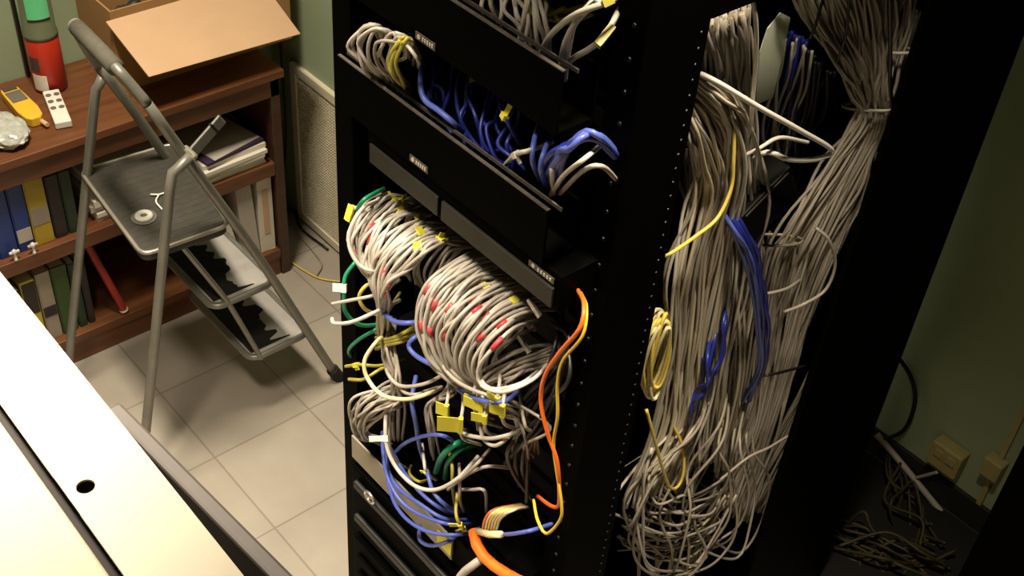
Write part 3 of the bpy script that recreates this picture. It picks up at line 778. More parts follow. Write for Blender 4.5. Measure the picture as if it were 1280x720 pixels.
# long loops crossing to the right
one([(672, 400, .97), (640, 412, .88), (612, 440, .84), (598, 462, .835), (602, 482, .835), (630, 490, .84), (665, 475, .87), (685, 455, .95)], .0030, 'c_lite', 'pale grey cord making the lowest round loop of the right bunch', sleeves=[(.32, 'sleeve')])
one([(662, 392, .97), (635, 405, .88), (605, 435, .845), (600, 470, .84), (615, 486, .84), (650, 480, .86), (675, 462, .94)], .0030, 'c_lite', 'second pale cord of the lowest loop, just inside the outer one')
# left edge loops
one([(484, 246, .95), (452, 262, .86), (436, 300, .83), (448, 330, .83), (470, 338, .85), (500, 322, .9)], .0032, 'c_lite', 'thick pale cord making the leftmost big loop by the post')
one([(415, 398, .82), (418, 404, .815), (438, 403, .815), (465, 392, .84), (500, 375, .9)], .0034, 'c_lite', 'white cord looping out furthest left past the rack post')
one([(500, 350, .93), (470, 368, .87), (440, 375, .84), (415, 380, .83)], .0030, 'c_grey', 'grey cord poking out left above the white loop')
# green
one([(470, 262, .92), (455, 258, .88), (441, 262, .865), (438, 275, .86), (446, 290, .88), (462, 300, .92)], .0028, 'c_lite', 'pale cord with two yellow flags at the top left corner of the bunch', tags=[(.42, 'tag', .026, .012), (.15, 'tag', .014, .016)])
one([(480, 236, .95), (468, 242, .90), (455, 250, .87), (446, 262, .87)], .0036, 'c_green', 'green cord at the top left corner of the switch')
one([(444, 328, .88), (432, 345, .86), (430, 365, .85), (432, 390, .85), (450, 406, .87), (480, 405, .93)], .0036, 'c_green', 'green cord hanging along the left post', tags=[(.25, 'white', .014, .022)])
one([(470, 412, .90), (448, 425, .89), (436, 440, .90), (450, 455, .94)], .0034, 'c_green', 'short green cord beside the left post under the first')
# yellow and olive
one([(472, 355, .9), (458, 357, .87), (449, 371, .86), (456, 386, .87), (475, 395, .92)], .0032, 'c_yel', 'small yellow loop beside the left post')
for i, (a_, b_) in enumerate(((0, 'uppermost'), (7, 'middle'), (14, 'lowest'))):
    one([(524-i*3, 404+a_, .92), (505, 416+a_*.7, .885), (485, 424+a_*.5, .88), (470, 422+a_, .93)], .0034, 'c_olive', '%s of three olive yellow cords left of the blue loop' % b_)
one([(500, 366, .93), (490, 382, .9), (478, 402, .93)], .0030, 'c_olive', 'olive cord slanting under the left grey bunch')
one([(432, 458, .86), (450, 456, .86), (475, 457, .89), (505, 448, .95)], .0030, 'c_olive', 'yellow cord sticking out at the left post', tags=[(.3, 'tag', .014, .012)])
one([(436, 474, .86), (455, 474, .87), (475, 462, .9), (500, 450, .95)], .0032, 'c_olive', 'second yellow cord at the left post, under the first')
# cream cord loop
one([(486, 416, .92), (470, 428, .86), (456, 450, .835), (459, 472, .83), (478, 494, .83), (508, 499, .84), (535, 492, .86), (552, 484, .92)], .0036, 'c_cream', 'bright cream cord curving below the left bunch', n=60)
one([(482, 440, .90), (484, 465, .87), (500, 482, .86), (530, 480, .87), (560, 465, .9), (580, 455, .95)], .0032, 'c_grey', 'grey cord arching just inside the cream cord')
one([(494, 476, .88), (505, 490, .86), (520, 493, .86), (535, 488, .89), (548, 484, .93)], .0028, 'c_grey', 'short grey loop inside the cream cord')
# blue over the front
one([(470, 372, .9), (478, 388, .87), (494, 402, .86), (520, 403, .88), (545, 398, .93)], .0042, 'c_blue', 'thick blue cord crossing under the left grey bunch')
one([(545, 420, .93), (522, 420, .87), (511, 432, .855), (522, 446, .855), (548, 458, .86), (580, 460, .9), (600, 455, .95)], .0040, 'c_blue', 'blue cord making a rounded loop in the middle', n=50)
one([(560, 470, .93), (575, 488, .87), (600, 500, .855), (625, 503, .86), (645, 492, .9), (655, 475, .95)], .0038, 'c_blue', 'blue cord sagging under the right bunch')
# verticals in the middle
for i, (xx, dx) in enumerate(((543, 0), (548, 3), (536, -2))):
    one([(xx+12, 345, .93), (xx, 375, .86), (xx+dx, 410, .85), (xx+dx+3, 445, .85), (xx+dx+25, 475, .86), (xx+55+i*4, 495, .9)], .0030, 'c_grey', 'grey cord dropping in front between the two bunches', group='grey cords between the bunches', n=50)
one([(545, 440, .86), (560, 466, .85), (580, 482, .85), (610, 494, .86), (640, 500, .9)], .0031, 'c_grey', 'grey cord sloping in front of the blue sagging cord')
# left lower bundle past the post
family([
 [(500, 470, .93), (475, 480, .88), (450, 495, .85), (438, 515, .84), (444, 538, .86), (470, 545, .93)],
 [(510, 485, .93), (485, 495, .88), (462, 510, .85), (448, 528, .85), (455, 545, .87), (480, 552, .93)],
 [(515, 500, .94), (495, 510, .89), (475, 520, .87), (460, 535, .87), (470, 548, .89), (490, 555, .94)],
], 15, RC, 'c_grey', 'grey cord in the small bunch spilling past the left post', 'grey cords by the left post', jit=.005, seed=15)
family([
 [(480, 395, .93), (478, 425, .89), (480, 450, .88), (486, 475, .88), (482, 510, .90), (484, 545, .93)],
 [(495, 400, .93), (494, 430, .89), (496, 455, .88), (500, 478, .88), (500, 510, .9), (500, 550, .93)],
], 11, RC, 'c_grey', 'grey cord hanging straight down left of the dark gap', 'grey cords left of the gap', jit=.004, seed=16)
family([
 [(560, 470, .94), (558, 490, .9), (532, 505, .885), (533, 540, .89), (536, 570, .94)],
 [(575, 475, .94), (568, 492, .9), (542, 505, .885), (543, 540, .89), (548, 572, .94)],
], 5, .0025, 'c_grey', 'grey cord hanging beside the yellow tags', 'thin grey cords beside the tags', jit=.003, seed=17)
one([(520, 470, .9), (515, 500, .87), (520, 530, .87), (525, 560, .89), (535, 590, .93)], .0040, 'c_blue', 'blue cord hanging down above the green cords')
# yellow tags on white cords
for i, (a_, b_, tw, th) in enumerate(((558, 512, .021, .027), (576, 530, .040, .034), (602, 508, .034, .021), (628, 512, .024, .024), (606, 522, .024, .018), (622, 498, .022, .012), (592, 497, .018, .012))):
    one([(a_+2, b_-45, .93), (a_+3, b_-25, .88), (a_, b_, .86), (a_+3, b_+18, .88), (a_+25, b_+26, .93)], .0028, 'c_lite', ['leftmost white cord carrying a yellow paper tag', 'white cord with the biggest yellow tag', 'white cord with a wide yellow tag above the biggest', 'rightmost white cord with a yellow tag', 'white cord with a small tag right of the biggest', 'white cord with a small high tag', 'white cord with a tiny tag between the large ones'][i], tags=[(.5, 'tag', th, tw)], n=30)
one([(560, 520, .93), (575, 540, .88), (610, 548, .87), (640, 542, .88), (662, 530, .94)], .0034, 'c_lite', 'white cord running under the yellow tags')
one([(600, 530, .92), (604, 548, .88), (618, 557, .87), (634, 548, .88), (645, 535, .93)], .0032, 'c_lite', 'white cord making a shallow loop under the tags')
# clutter of small cords behind tags
family([
 [(600, 490, .96), (615, 505, .92), (640, 520, .91), (650, 545, .93), (640, 575, .97)],
 [(640, 480, .96), (650, 500, .92), (660, 520, .91), (668, 545, .93), (670, 575, .97)],
], 10, .0026, 'c_dim', 'dim grey cord behind the yellow tags', 'dim cords behind the tags', jit=.012, seed=18)
# --- lower part
LW = 'c_blue'
for i, g_ in enumerate((
 [(478, 540, .90), (479, 565, .865), (484, 595, .85), (500, 625, .845), (525, 643, .85), (560, 655, .87), (590, 655, .93)],
 [(482, 560, .90), (486, 590, .865), (500, 612, .855), (525, 630, .855), (555, 648, .87), (585, 650, .93)],
 [(484, 600, .87), (494, 630, .85), (512, 652, .845), (540, 666, .85), (575, 668, .88), (600, 660, .94)],
 [(526, 560, .90), (534, 590, .87), (542, 615, .86), (558, 632, .87), (575, 640, .93)],
 [(525, 655, .87), (525, 675, .86), (540, 682, .86), (562, 676, .87), (580, 664, .93)],
 [(488, 560, .91), (505, 590, .89), (525, 615, .88), (550, 635, .89), (575, 645, .94)],
 [(575, 560, .93), (555, 545, .88), (530, 545, .875), (505, 555, .88), (490, 570, .93)],
 [(600, 665, .92), (630, 668, .88), (660, 664, .88), (690, 655, .94)],
)):
    one(g_, .0035, 'c_blue', ['outermost blue cord sweeping down from the left post', 'second blue cord sweeping inside the outermost', 'lowest long blue cord curving along the beige strip', 'blue cord dropping beside the small yellow tag', 'short blue U at the very bottom', 'blue cord nearest the white sweeping cord', 'blue cord arching over the green cords', 'blue cord lying right of the orange conduit'][i], n=50)
one([(486, 498, .90), (482, 525, .865), (484, 560, .85), (498, 588, .85), (520, 608, .85), (545, 612, .86), (572, 598, .88), (598, 570, .93)], .0036, 'c_lite', 'long white cord sweeping from the small white label to the middle', n=60, tags=[(.24, 'white', .010, .032)])
one([(492, 505, .92), (488, 530, .88), (488, 560, .88), (500, 580, .9), (520, 590, .94)], .0028, 'c_grey', 'short grey cord behind the white label')
one([(590, 550, .94), (568, 556, .90), (552, 572, .89), (545, 590, .92)], .0055, 'c_green', 'thick green cord under the yellow tags')
one([(595, 556, .95), (575, 562, .91), (560, 578, .90), (556, 598, .94)], .0045, 'c_green', 'second green cord beside the thick one')
one([(514, 582, .93), (512, 592, .9), (524, 602, .89), (540, 598, .94)], .0028, 'c_olive', 'olive cord loop left of the small yellow tag')
one([(528, 555, .92), (530, 575, .875), (533, 590, .87), (545, 600, .92)], .0028, 'c_lite', 'cord carrying the small yellow tag above the blue cords', tags=[(.55, 'tag', .018, .014)])
for i, g_ in enumerate((
 [(575, 600, .92), (590, 590, .89), (610, 583, .89), (640, 585, .95)],
 [(560, 612, .90), (580, 595, .88), (598, 578, .88), (612, 562, .94)],
 [(574, 580, .92), (575, 600, .89), (575, 625, .89), (580, 640, .94)],
 [(560, 560, .94), (565, 580, .90), (566, 610, .90), (570, 640, .95)],
 [(575, 612, .92), (590, 612, .89), (606, 614, .89), (608, 640, .95)],
)):
    one(g_, .0030, 'c_grey' if i != 3 else 'c_olive', ['pale cord curving right from the lower knot', 'pale cord slanting up right from the lower knot', 'pale cord standing vertical in the lower knot', 'olive cord standing vertical in the lower knot', 'pale cord bending square at the lower knot'][i])
one([(572, 615, .9), (570, 640, .875), (575, 655, .875), (590, 672, .92)], .0030, 'c_olive', 'olive cord with yellow tags at the bottom knot', tags=[(.45, 'tag', .016, .024), (.62, 'tag', .012, .018)])
# orange, yellow and cream pigtails out of the orange conduit
for i, (a_, mm) in enumerate(((0, 'c_org'), (4, 'c_cream'), (8, 'c_yfib'), (12, 'c_lite'), (16, 'c_yfib'), (20, 'c_lite'))):
    one([(603+a_*.8, 668, .89), (606+a_, 650-a_*.1, .875), (618+a_*1.3, 637, .885), (650+a_*.5, 630+a_*.2, .96)], .0023, mm, ['orange pigtail leaving the orange conduit', 'cream pigtail leaving the conduit beside the orange one', 'yellow pigtail in the middle of the conduit fan', 'white pigtail in the middle of the conduit fan', 'outer yellow pigtail of the conduit fan', 'outermost white pigtail of the conduit fan'][i])
t_ = cable([at(592, 664, y=.885), at(597, 684, y=.87), at(612, 703, y=.865), at(640, 722, y=.865), at(672, 748, y=.86), Vector((-.80, .85, .70)), Vector((-.79, .85, .35)), Vector((-.79, .83, .012))], .0095, 'duct', 'thick orange conduit leaving the bottom of the rack', name='fibre_conduit', cat='conduit', sides=14, n=40)
tag(MB().tube([at(598, 664, y=.882), at(612, 668, y=.876), at(626, 668, y=.872)], .006, 12).build('wrap_label', M['c_cream'], smooth=True), 'short cream wrap holding the pigtails at the mouth of the orange conduit', 'wrap')
one([(540, 900, .86), (562, 760, .855), (575, 722, .86), (592, 706, .865), (605, 697, .885)], .0075, 'c_lite', 'thick white cable end at the bottom frame edge', sides=12)
# fibres
one([(722, 362, .93), (730, 380, .88), (725, 410, .86), (700, 440, .855), (682, 468, .855), (676, 500, .855), (684, 540, .855), (696, 575, .86), (699, 610, .865), (698, 632, .88), (688, 632, .9), (672, 620, .95)], .0030, 'c_org', 'orange fibre cord hanging in a long curve by the rack post', n=80, name='fibre_cord')
one([(726, 366, .93), (733, 385, .88), (728, 420, .862), (704, 450, .858), (697, 480, .858), (697, 520, .858), (692, 555, .86), (696, 590, .862), (702, 630, .862), (700, 650, .862), (683, 667, .862), (672, 650, .865), (667, 625, .90)], .0024, 'c_yfib', 'yellow fibre cord hanging beside the orange one with a U at its end', n=90, name='fibre_cord')
for i, (a_, b_, c__) in enumerate(((668, 385, 'upper'), (655, 430, 'lower'))):
    q = at(a_, b_, y=.91)
    tag(MB().obox(q, (.030, .006, .008), Matrix.Rotation(.5, 3, 'Y')).build('metal_clip', M['chrome'], bevel=.001), '%s small bright clip right of the grey bunch' % c__, 'clip')
# dark cords/power leads in the recess right of the bunch
family([
 [(690, 395, .97), (705, 420, .93), (690, 450, .92), (668, 470, .95)],
 [(715, 410, .97), (700, 480, .93), (665, 520, .92), (640, 560, .95)],
 [(690, 520, .97), (650, 560, .93), (640, 600, .92), (660, 640, .95)],
], 14, .0035, 'c_black', 'black power lead in the dark recess right of the bunch', 'black leads in the recess', jit=.012, seed=19, name='power_lead')

# --- row above the upper cover (white cords entering the trough)
family([
 [(588, -40, .975), (600, -18, .93), (604, 8, .915), (606, 30, .925), (606, 60, .935)],
 [(640, -30, .975), (648, -5, .93), (652, 20, .915), (655, 46, .92), (655, 80, .935)],
 [(672, -30, .975), (678, -5, .93), (682, 20, .915), (688, 50, .92), (690, 80, .935)],
], 13, .0028, 'c_grey', 'grey cord dropping behind the upper cover, in the top row', 'grey cords of the top row', jit=.005, seed=21, mats=['c_grey', 'c_dim', 'c_lite'])
for i, g_ in enumerate((
 [(655, -30, .95), (660, -5, .92), (656, 20, .91), (652, 50, .92), (652, 75, .935)],
 [(662, -30, .95), (668, 0, .92), (672, 25, .91), (682, 50, .925), (684, 75, .935)],
 [(800, -25, .96), (765, 0, .92), (720, 18, .90), (690, 42, .905), (676, 66, .925), (672, 90, .94)],
 [(775, -20, .96), (745, 3, .92), (722, 25, .905), (708, 50, .905), (702, 74, .925), (700, 100, .94)],
 [(760, -20, .965), (735, 8, .925), (718, 30, .91), (712, 55, .91), (708, 78, .93), (706, 100, .94)],
 [(775, 10, .97), (756, 45, .93), (735, 62, .915), (715, 74, .925), (704, 90, .94)],
)):
    one(g_, .0038, 'c_lite', ['thick white cord falling straight into the top trough', 'white cord right beside the straight one in the top row', 'broad white cord arching leftwards from the top right', 'white cord curving down at the right end of the top row', 'inner white cord at the right end of the top row', 'thin white cord below the yellow flags'][i], tags=([(.18, 'c_olive', .012, .03)] if i == 2 else [(.30, 'c_olive', .03, .008)] if i == 5 else ()))
family([[(640, -20, .97), (655, 5, .95), (690, 20, .95), (720, 5, .97)], [(660, -10, .97), (680, 15, .95), (705, 30, .95), (735, 20, .97)]], 5, .0030, 'c_olive', 'olive cord behind the white cords in the top row', 'olive cords of the top row', jit=.006, seed=22)
# --- row between the covers
family([
 [(470, 50, .95), (462, 30, .875), (444, 34, .862), (438, 58, .86), (450, 78, .872), (475, 95, .93)],
 [(490, 62, .95), (482, 38, .875), (464, 36, .862), (452, 56, .86), (462, 78, .872), (488, 104, .93)],
 [(512, 75, .95), (508, 52, .875), (492, 44, .862), (474, 60, .86), (478, 82, .872), (505, 114, .93)],
 [(528, 88, .95), (530, 66, .88), (516, 54, .865), (500, 70, .862), (500, 90, .875), (516, 120, .93)],
], 12, .0026, 'c_grey', 'grey cord looping at the left end between the covers', 'grey cords between the covers', jit=.005, seed=23, mats=['c_grey', 'c_lite', 'c_dim'])
family([
 [(525, 75, .95), (506, 48, .868), (494, 58, .858), (488, 76, .858), (494, 94, .872), (510, 112, .93)],
 [(530, 80, .95), (512, 50, .868), (499, 60, .858), (494, 78, .858), (500, 97, .872), (514, 115, .93)],
], 4, .0030, 'c_olive', 'yellow cord right of the grey loops between the covers', 'yellow cords between the covers', jit=.003, seed=24)
family([
 [(540, 75, .985), (534, 95, .955), (532, 115, .93), (536, 135, .93), (550, 155, .95)],
 [(560, 75, .975), (556, 103, .955), (552, 128, .935), (560, 150, .935), (575, 168, .94)],
 [(595, 95, .975), (588, 120, .955), (582, 145, .935), (592, 168, .935), (600, 185, .94)],
 [(625, 115, .975), (616, 140, .955), (612, 165, .935), (620, 188, .935), (630, 205, .94)],
 [(655, 135, .975), (645, 155, .955), (640, 180, .935), (648, 202, .935), (660, 220, .94)],
], 15, .0031, 'c_dblue', 'deep blue cord in the row between the covers', 'deep blue cords between the covers', jit=.006, seed=25, ptag=.12, tagm='c_olive')
one([(528, 75, .93), (526, 108, .90), (532, 126, .895), (548, 138, .895), (565, 152, .90), (578, 165, .92)], .0042, 'c_blue', 'bright blue cord slanting along the lower cover edge')
one([(650, 180, .94), (636, 155, .905), (628, 140, .91), (624, 120, .97)], .0030, 'c_dblue', 'deep blue cord carrying a lime tag', tags=[(.42, 'tag', .012, .034)])
family([
 [(772, 192, .985), (740, 166, .90), (708, 172, .885), (688, 195, .885), (680, 225, .935)],
 [(777, 202, .985), (750, 177, .90), (724, 180, .885), (702, 204, .885), (690, 236, .935)],
], 9, .0040, 'c_blue', 'blue cord in the bright group at the right end between the covers', 'blue cords at the right end', jit=.005, seed=26, mats=['c_blue', 'c_dblue'])
for i, g_ in enumerate((
 [(676, 150, .95), (668, 175, .90), (666, 202, .888), (676, 228, .93)],
 [(694, 165, .95), (682, 185, .90), (676, 212, .888), (684, 235, .93)],
)): one(g_, .0036, 'c_blue', ['blue cord falling straight beside the white connector', 'second blue cord falling beside the first'][i])
one([(630, 208, .93), (645, 193, .888), (662, 188, .885), (690, 178, .95)], .0034, 'c_lite', 'white cord with connector at the right end between the covers', tags=[(.5, 'white', .014, .016)])
for i, g_ in enumerate((
 [(762, 172, .985), (735, 195, .885), (706, 218, .88), (688, 244, .925)],
 [(774, 228, .985), (752, 208, .89), (728, 214, .885), (700, 242, .925)],
 [(694, 190, .94), (690, 212, .885), (692, 242, .925)],
)): one(g_, .0032, 'c_lite' if i != 1 else 'c_grey', ['white cord slanting into the right end of the lower trough', 'grey cord curving in from the post at the lower trough', 'short white cord standing at the right end of the lower trough'][i])

# ================================================================== SIDE OPENING: hanging cables
RS = .0029
HM = ['c_beige', 'c_grey', 'c_dim', 'c_lite', 'c_beige']
# fan leaving the front post and turning down
family([
 [(862, 88, -.86), (905, 112, -.855), (930, 150, -.86), (930, 210, -.87), (915, 300, -.88), (900, 400, -.89), (880, 500, -.89), (850, 600, -.88)],
 [(860, 105, -.865), (890, 125, -.86), (912, 165, -.865), (912, 220, -.875), (895, 310, -.885), (878, 410, -.89), (862, 510, -.885), (830, 610, -.88)],
 [(858, 125, -.87), (872, 145, -.865), (890, 185, -.87), (892, 240, -.88), (872, 330, -.89), (858, 430, -.89), (845, 530, -.885), (810, 620, -.87)],
 [(856, 145, -.87), (862, 170, -.865), (868, 210, -.87), (860, 260, -.875), (834, 350, -.87), (830, 440, -.87), (812, 540, -.87), (778, 630, -.865)],
], 44, RS, 'c_grey', 'beige grey cable fanning out of the near post and hanging down', 'cables fanning from the post', jit=.006, seed=31, plane='x', name='network_cable', mats=HM, nseg=46)
# cables from the cross bar falling behind the fan
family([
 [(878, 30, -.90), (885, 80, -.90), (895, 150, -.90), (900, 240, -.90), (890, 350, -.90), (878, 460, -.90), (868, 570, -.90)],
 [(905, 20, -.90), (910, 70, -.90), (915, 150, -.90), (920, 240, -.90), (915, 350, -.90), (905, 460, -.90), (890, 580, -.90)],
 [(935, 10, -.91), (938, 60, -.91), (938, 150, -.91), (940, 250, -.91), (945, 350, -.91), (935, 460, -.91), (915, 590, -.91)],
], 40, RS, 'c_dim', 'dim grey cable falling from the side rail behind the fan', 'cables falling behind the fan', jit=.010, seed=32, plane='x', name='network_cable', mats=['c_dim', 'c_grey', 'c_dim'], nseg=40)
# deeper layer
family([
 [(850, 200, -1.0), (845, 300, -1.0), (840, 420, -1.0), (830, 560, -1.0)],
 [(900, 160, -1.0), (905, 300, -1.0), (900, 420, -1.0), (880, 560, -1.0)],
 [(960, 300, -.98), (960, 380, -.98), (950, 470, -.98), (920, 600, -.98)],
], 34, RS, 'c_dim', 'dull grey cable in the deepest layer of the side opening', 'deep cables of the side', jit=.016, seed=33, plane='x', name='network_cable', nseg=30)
# bright single runs
one([(862, 86, -.85), (900, 105, -.845), (950, 135, -.84), (1000, 163, -.84), (1040, 188, -.845), (1020, 199, -.85), (985, 199, -.855), (960, 190, -.87), (940, 200, -.9)], .0042, 'c_white', 'bright white cable reaching right from the post and hooking back', plane='x', name='network_cable', n=60)
one([(936, -20, -.83), (944, 20, -.83), (945, 70, -.84), (941, 120, -.85), (935, 170, -.86), (915, 210, -.87)], .0033, 'c_lite', 'pale cable hanging in front of the side rail', plane='x', name='network_cable')
one([(1010, 178, -.86), (975, 172, -.86), (950, 185, -.865), (930, 195, -.88)], .0032, 'c_lite', 'short pale cable under the hooked white one', plane='x', name='network_cable')
one([(905, 100, -.87), (930, 140, -.86), (948, 190, -.865), (950, 230, -.9)], .0030, 'c_grey', 'grey cable curving by the tip of the fan', plane='x', name='network_cable')
one([(918, 150, -.86), (917, 200, -.85), (914, 235, -.845), (897, 272, -.84), (870, 295, -.838), (838, 317, -.838), (822, 324, -.86)], .0029, 'c_yel', 'yellow cable slanting across the hanging grey cables', plane='x', name='network_cable', n=50)
# main tied bundle from top right down left
family([
 [(985, -20, -.90), (1010, 30, -.90), (1045, 75, -.90), (1072, 115, -.90), (1072, 150, -.90), (1030, 215, -.91), (985, 280, -.92), (965, 330, -.93), (950, 420, -.93), (930, 520, -.93), (890, 620, -.92)],
 [(1040, -20, -.90), (1055, 30, -.90), (1072, 75, -.90), (1085, 115, -.90), (1088, 150, -.90), (1050, 215, -.91), (1005, 290, -.92), (985, 345, -.93), (965, 430, -.93), (940, 530, -.93), (905, 630, -.92)],
 [(1095, -20, -.89), (1098, 30, -.89), (1098, 75, -.89), (1097, 115, -.89), (1098, 150, -.89), (1065, 220, -.90), (1025, 300, -.91), (1002, 360, -.92), (980, 440, -.92), (955, 540, -.92), (920, 640, -.92)],
 [(1150, -20, -.88), (1138, 30, -.88), (1122, 75, -.88), (1110, 115, -.88), (1106, 150, -.88), (1085, 230, -.89), (1050, 310, -.90), (1020, 380, -.91), (995, 455, -.92), (965, 550, -.92), (935, 650, -.92)],
], 72, RS, 'c_dim', 'beige grey cable of the big tied bundle at the rear post', 'cables of the tied bundle', jit=.0055, seed=34, plane='x', name='network_cable', mats=['c_dim', 'c_grey', 'c_grey'], nseg=56)
family([
 [(1135, 20, -.93), (1118, 80, -.93), (1108, 150, -.93), (1095, 230, -.93), (1075, 320, -.94), (1040, 420, -.95), (985, 520, -.95), (930, 620, -.95)],
 [(1155, 20, -.92), (1135, 80, -.92), (1120, 150, -.92), (1108, 240, -.92), (1088, 330, -.93), (1055, 430, -.94), (1005, 540, -.94), (950, 640, -.94)],
], 34, RS, 'c_dim', 'shaded cable hanging along the rear post behind the tied bundle', 'cables along the rear post', jit=.008, seed=35, plane='x', name='network_cable', nseg=40)
# ties round the bundle
def tie(px, py, x, rx, rz, label, m='c_lite', tail=None, name='cable_tie'):
    c_ = at(px, py, x=x)
    P = [c_+Vector((rx*.55*math.cos(a), rx*math.cos(a), 0))+Vector((rz*math.sin(a), 0, .25*rz*math.sin(a))) for a in [i*math.pi/10 for i in range(20)]]
    b = MB().tube(P, .0026, 8, closed=True)
    b.box(c_+Vector((rz-.002, rx*.4, -.004)), c_+Vector((rz+.006, rx*.4+.008, .005)))
    if tail: b.tube([c_+Vector((rz, rx*.45, 0)), c_+Vector((rz+.003, rx*.45+tail, .008))], .0016, 6)
    return tag(b.build(name, M[m], smooth=True), label, 'cable tie')
tie(1090, 133, -.90, .040, .030, 'white cable tie at the waist of the big bundle')
tie(1112, 62, -.89, .030, .028, 'white cable tie with a long tail near the rear post', tail=.03)
tie(965, 300, -.925, .045, .030, 'grey cable tie low on the big bundle', m='c_dim')
# black lacing across the bundle and vertical black cable in front
for i, g_ in enumerate((
 [(1030, -5, -.865), (1018, 35, -.865), (1012, 48, -.87)],
 [(1062, -5, -.865), (1058, 40, -.865), (1052, 62, -.87), (1046, 78, -.875)],
 [(1112, -20, -.85), (1113, 60, -.85), (1113, 110, -.855), (1120, 160, -.87)],
)): one(g_, [.0022, .0022, .0035][i], 'c_black', ['left black lacing cord across the top of the bundle', 'right black lacing cord across the top of the bundle', 'black cable hanging straight in front of the tied bundle'][i], plane='x', name='lacing_cord' if i < 2 else 'power_lead')
# loops at right
one([(1020, 285, -.89), (1036, 300, -.87), (1044, 330, -.862), (1032, 362, -.862), (1005, 380, -.87), (980, 390, -.89)], .0031, 'c_grey', 'grey cable looping out near the rear post', plane='x', name='network_cable')
one([(1000, 350, -.91), (985, 360, -.89), (965, 366, -.885), (945, 368, -.89)], .0031, 'c_grey', 'short grey cable crossing left of the outer loop', plane='x', name='network_cable')
one([(1005, 458, -.87), (985, 463, -.865), (960, 469, -.87), (948, 468, -.89)], .0030, 'c_black', 'black cable crossing the lower bundle', plane='x', name='power_lead')
# blue cables
family([
 [(898, 262, -.89), (915, 285, -.865), (932, 325, -.855), (945, 365, -.855), (950, 410, -.86), (948, 455, -.87), (930, 500, -.90)],
 [(915, 258, -.89), (930, 285, -.865), (945, 320, -.855), (956, 360, -.855), (958, 410, -.86), (954, 460, -.87), (938, 495, -.90)],
], 10, .0036, 'c_dblue', 'deep blue cable hanging in the middle of the side opening', 'deep blue cables of the side', jit=.004, seed=36, plane='x', name='network_cable', mats=['c_dblue', 'c_dblue', 'c_blue'])
family([
 [(985, 40, -.97), (978, 90, -.97), (972, 140, -.97), (960, 190, -.97)],
 [(1010, 50, -.97), (1000, 100, -.97), (992, 150, -.97), (985, 200, -.97)],
], 9, .0034, 'c_dblue', 'deep blue cable high in the gap between the fan and the bundle', 'deep blue cables in the gap', jit=.006, seed=37, plane='x', name='network_cable')
family([
 [(972, 45, -.95), (968, 90, -.95), (960, 150, -.95), (955, 200, -.95)],
 [(1020, 60, -.96), (1008, 110, -.96), (996, 150, -.96), (985, 200, -.96)],
], 7, .0028, 'c_lite', 'pale cable high in the gap between the fan and the bundle', 'pale cables in the gap', jit=.008, seed=38, plane='x', name='network_cable')
family([
 [(960, 30, -.99), (955, 100, -.99), (950, 180, -.99), (945, 260, -.99)],
 [(1040, 90, -.99), (1030, 150, -.99), (1010, 200, -.99), (990, 250, -.99)],
], 20, .0045, 'c_black', 'black power lead hanging in the gap of the side opening', 'black leads in the gap', jit=.012, seed=39, plane='x', name='power_lead')
family([
 [(872, 440, -.90), (874, 470, -.868), (866, 500, -.862), (858, 525, -.866), (868, 548, -.90)],
 [(915, 370, -.90), (912, 400, -.868), (906, 430, -.862), (896, 455, -.866), (890, 485, -.90)],
], 6, .0034, 'c_dblue', 'blue cable glimpsed between the hanging grey cables', 'blue cables between the grey', jit=.008, seed=40, plane='x', name='network_cable')
# yellow coil
c_ = at(824, 448, x=-.85)
for i in range(13):
    rg = random.Random(50+i); P = []
    ry, rz = .010+.026*(i/12)+rg.uniform(-.003, .003), .078+rg.uniform(-.016, .014)
    for k in range(28):
        a = 2*math.pi*k/28
        P.append(c_+Vector((.008*math.sin(a+i)-.0012*i, ry*math.cos(a)-.35*0*math.sin(a), rz*math.sin(a)-.02*math.cos(a)+rg.uniform(-.001, .001))))
    o = MB().tube(P, .0031, 7, closed=True).build('coiled_cable', M['c_yel' if i % 3 else 'c_cream'], smooth=True)
    tag(o, 'yellow cable turn of the long coil hanging on the near post', 'cable', 'turns of the yellow coil')
one([(808, 512, -.85), (817, 545, -.84), (828, 585, -.835), (838, 610, -.835), (849, 606, -.84), (855, 585, -.845), (852, 555, -.86), (838, 525, -.88)], .0029, 'c_yel', 'yellow cable ending in a U below the coil', plane='x', name='network_cable', n=50)
# lower tangle; dimmer jackets stand in for the light falling off
family([
 [(880, 470, -.95), (850, 530, -.87), (800, 580, -.86), (775, 620, -.855), (780, 655, -.86), (820, 668, -.865), (870, 660, -.87), (900, 610, -.88)],
 [(900, 470, -.95), (870, 540, -.87), (830, 590, -.86), (806, 640, -.855), (806, 690, -.855), (840, 715, -.86), (880, 690, -.87), (915, 620, -.88)],
 [(930, 470, -.96), (905, 540, -.88), (890, 600, -.87), (895, 650, -.86), (880, 690, -.86), (850, 720, -.86), (810, 740, -.87), (780, 760, -.88)],
 [(940, 500, -.97), (945, 560, -.89), (962, 600, -.88), (955, 650, -.87), (930, 680, -.87), (890, 672, -.87), (860, 640, -.88), (850, 600, -.9)],
], 16, .0028, 'c_dim', 'beige grey cable end looping in the lower side tangle', 'cables of the lower tangle', jit=.014, seed=41, plane='x', name='network_cable', mats=['c_dim', 'c_dim', 'c_grey'], nseg=60)
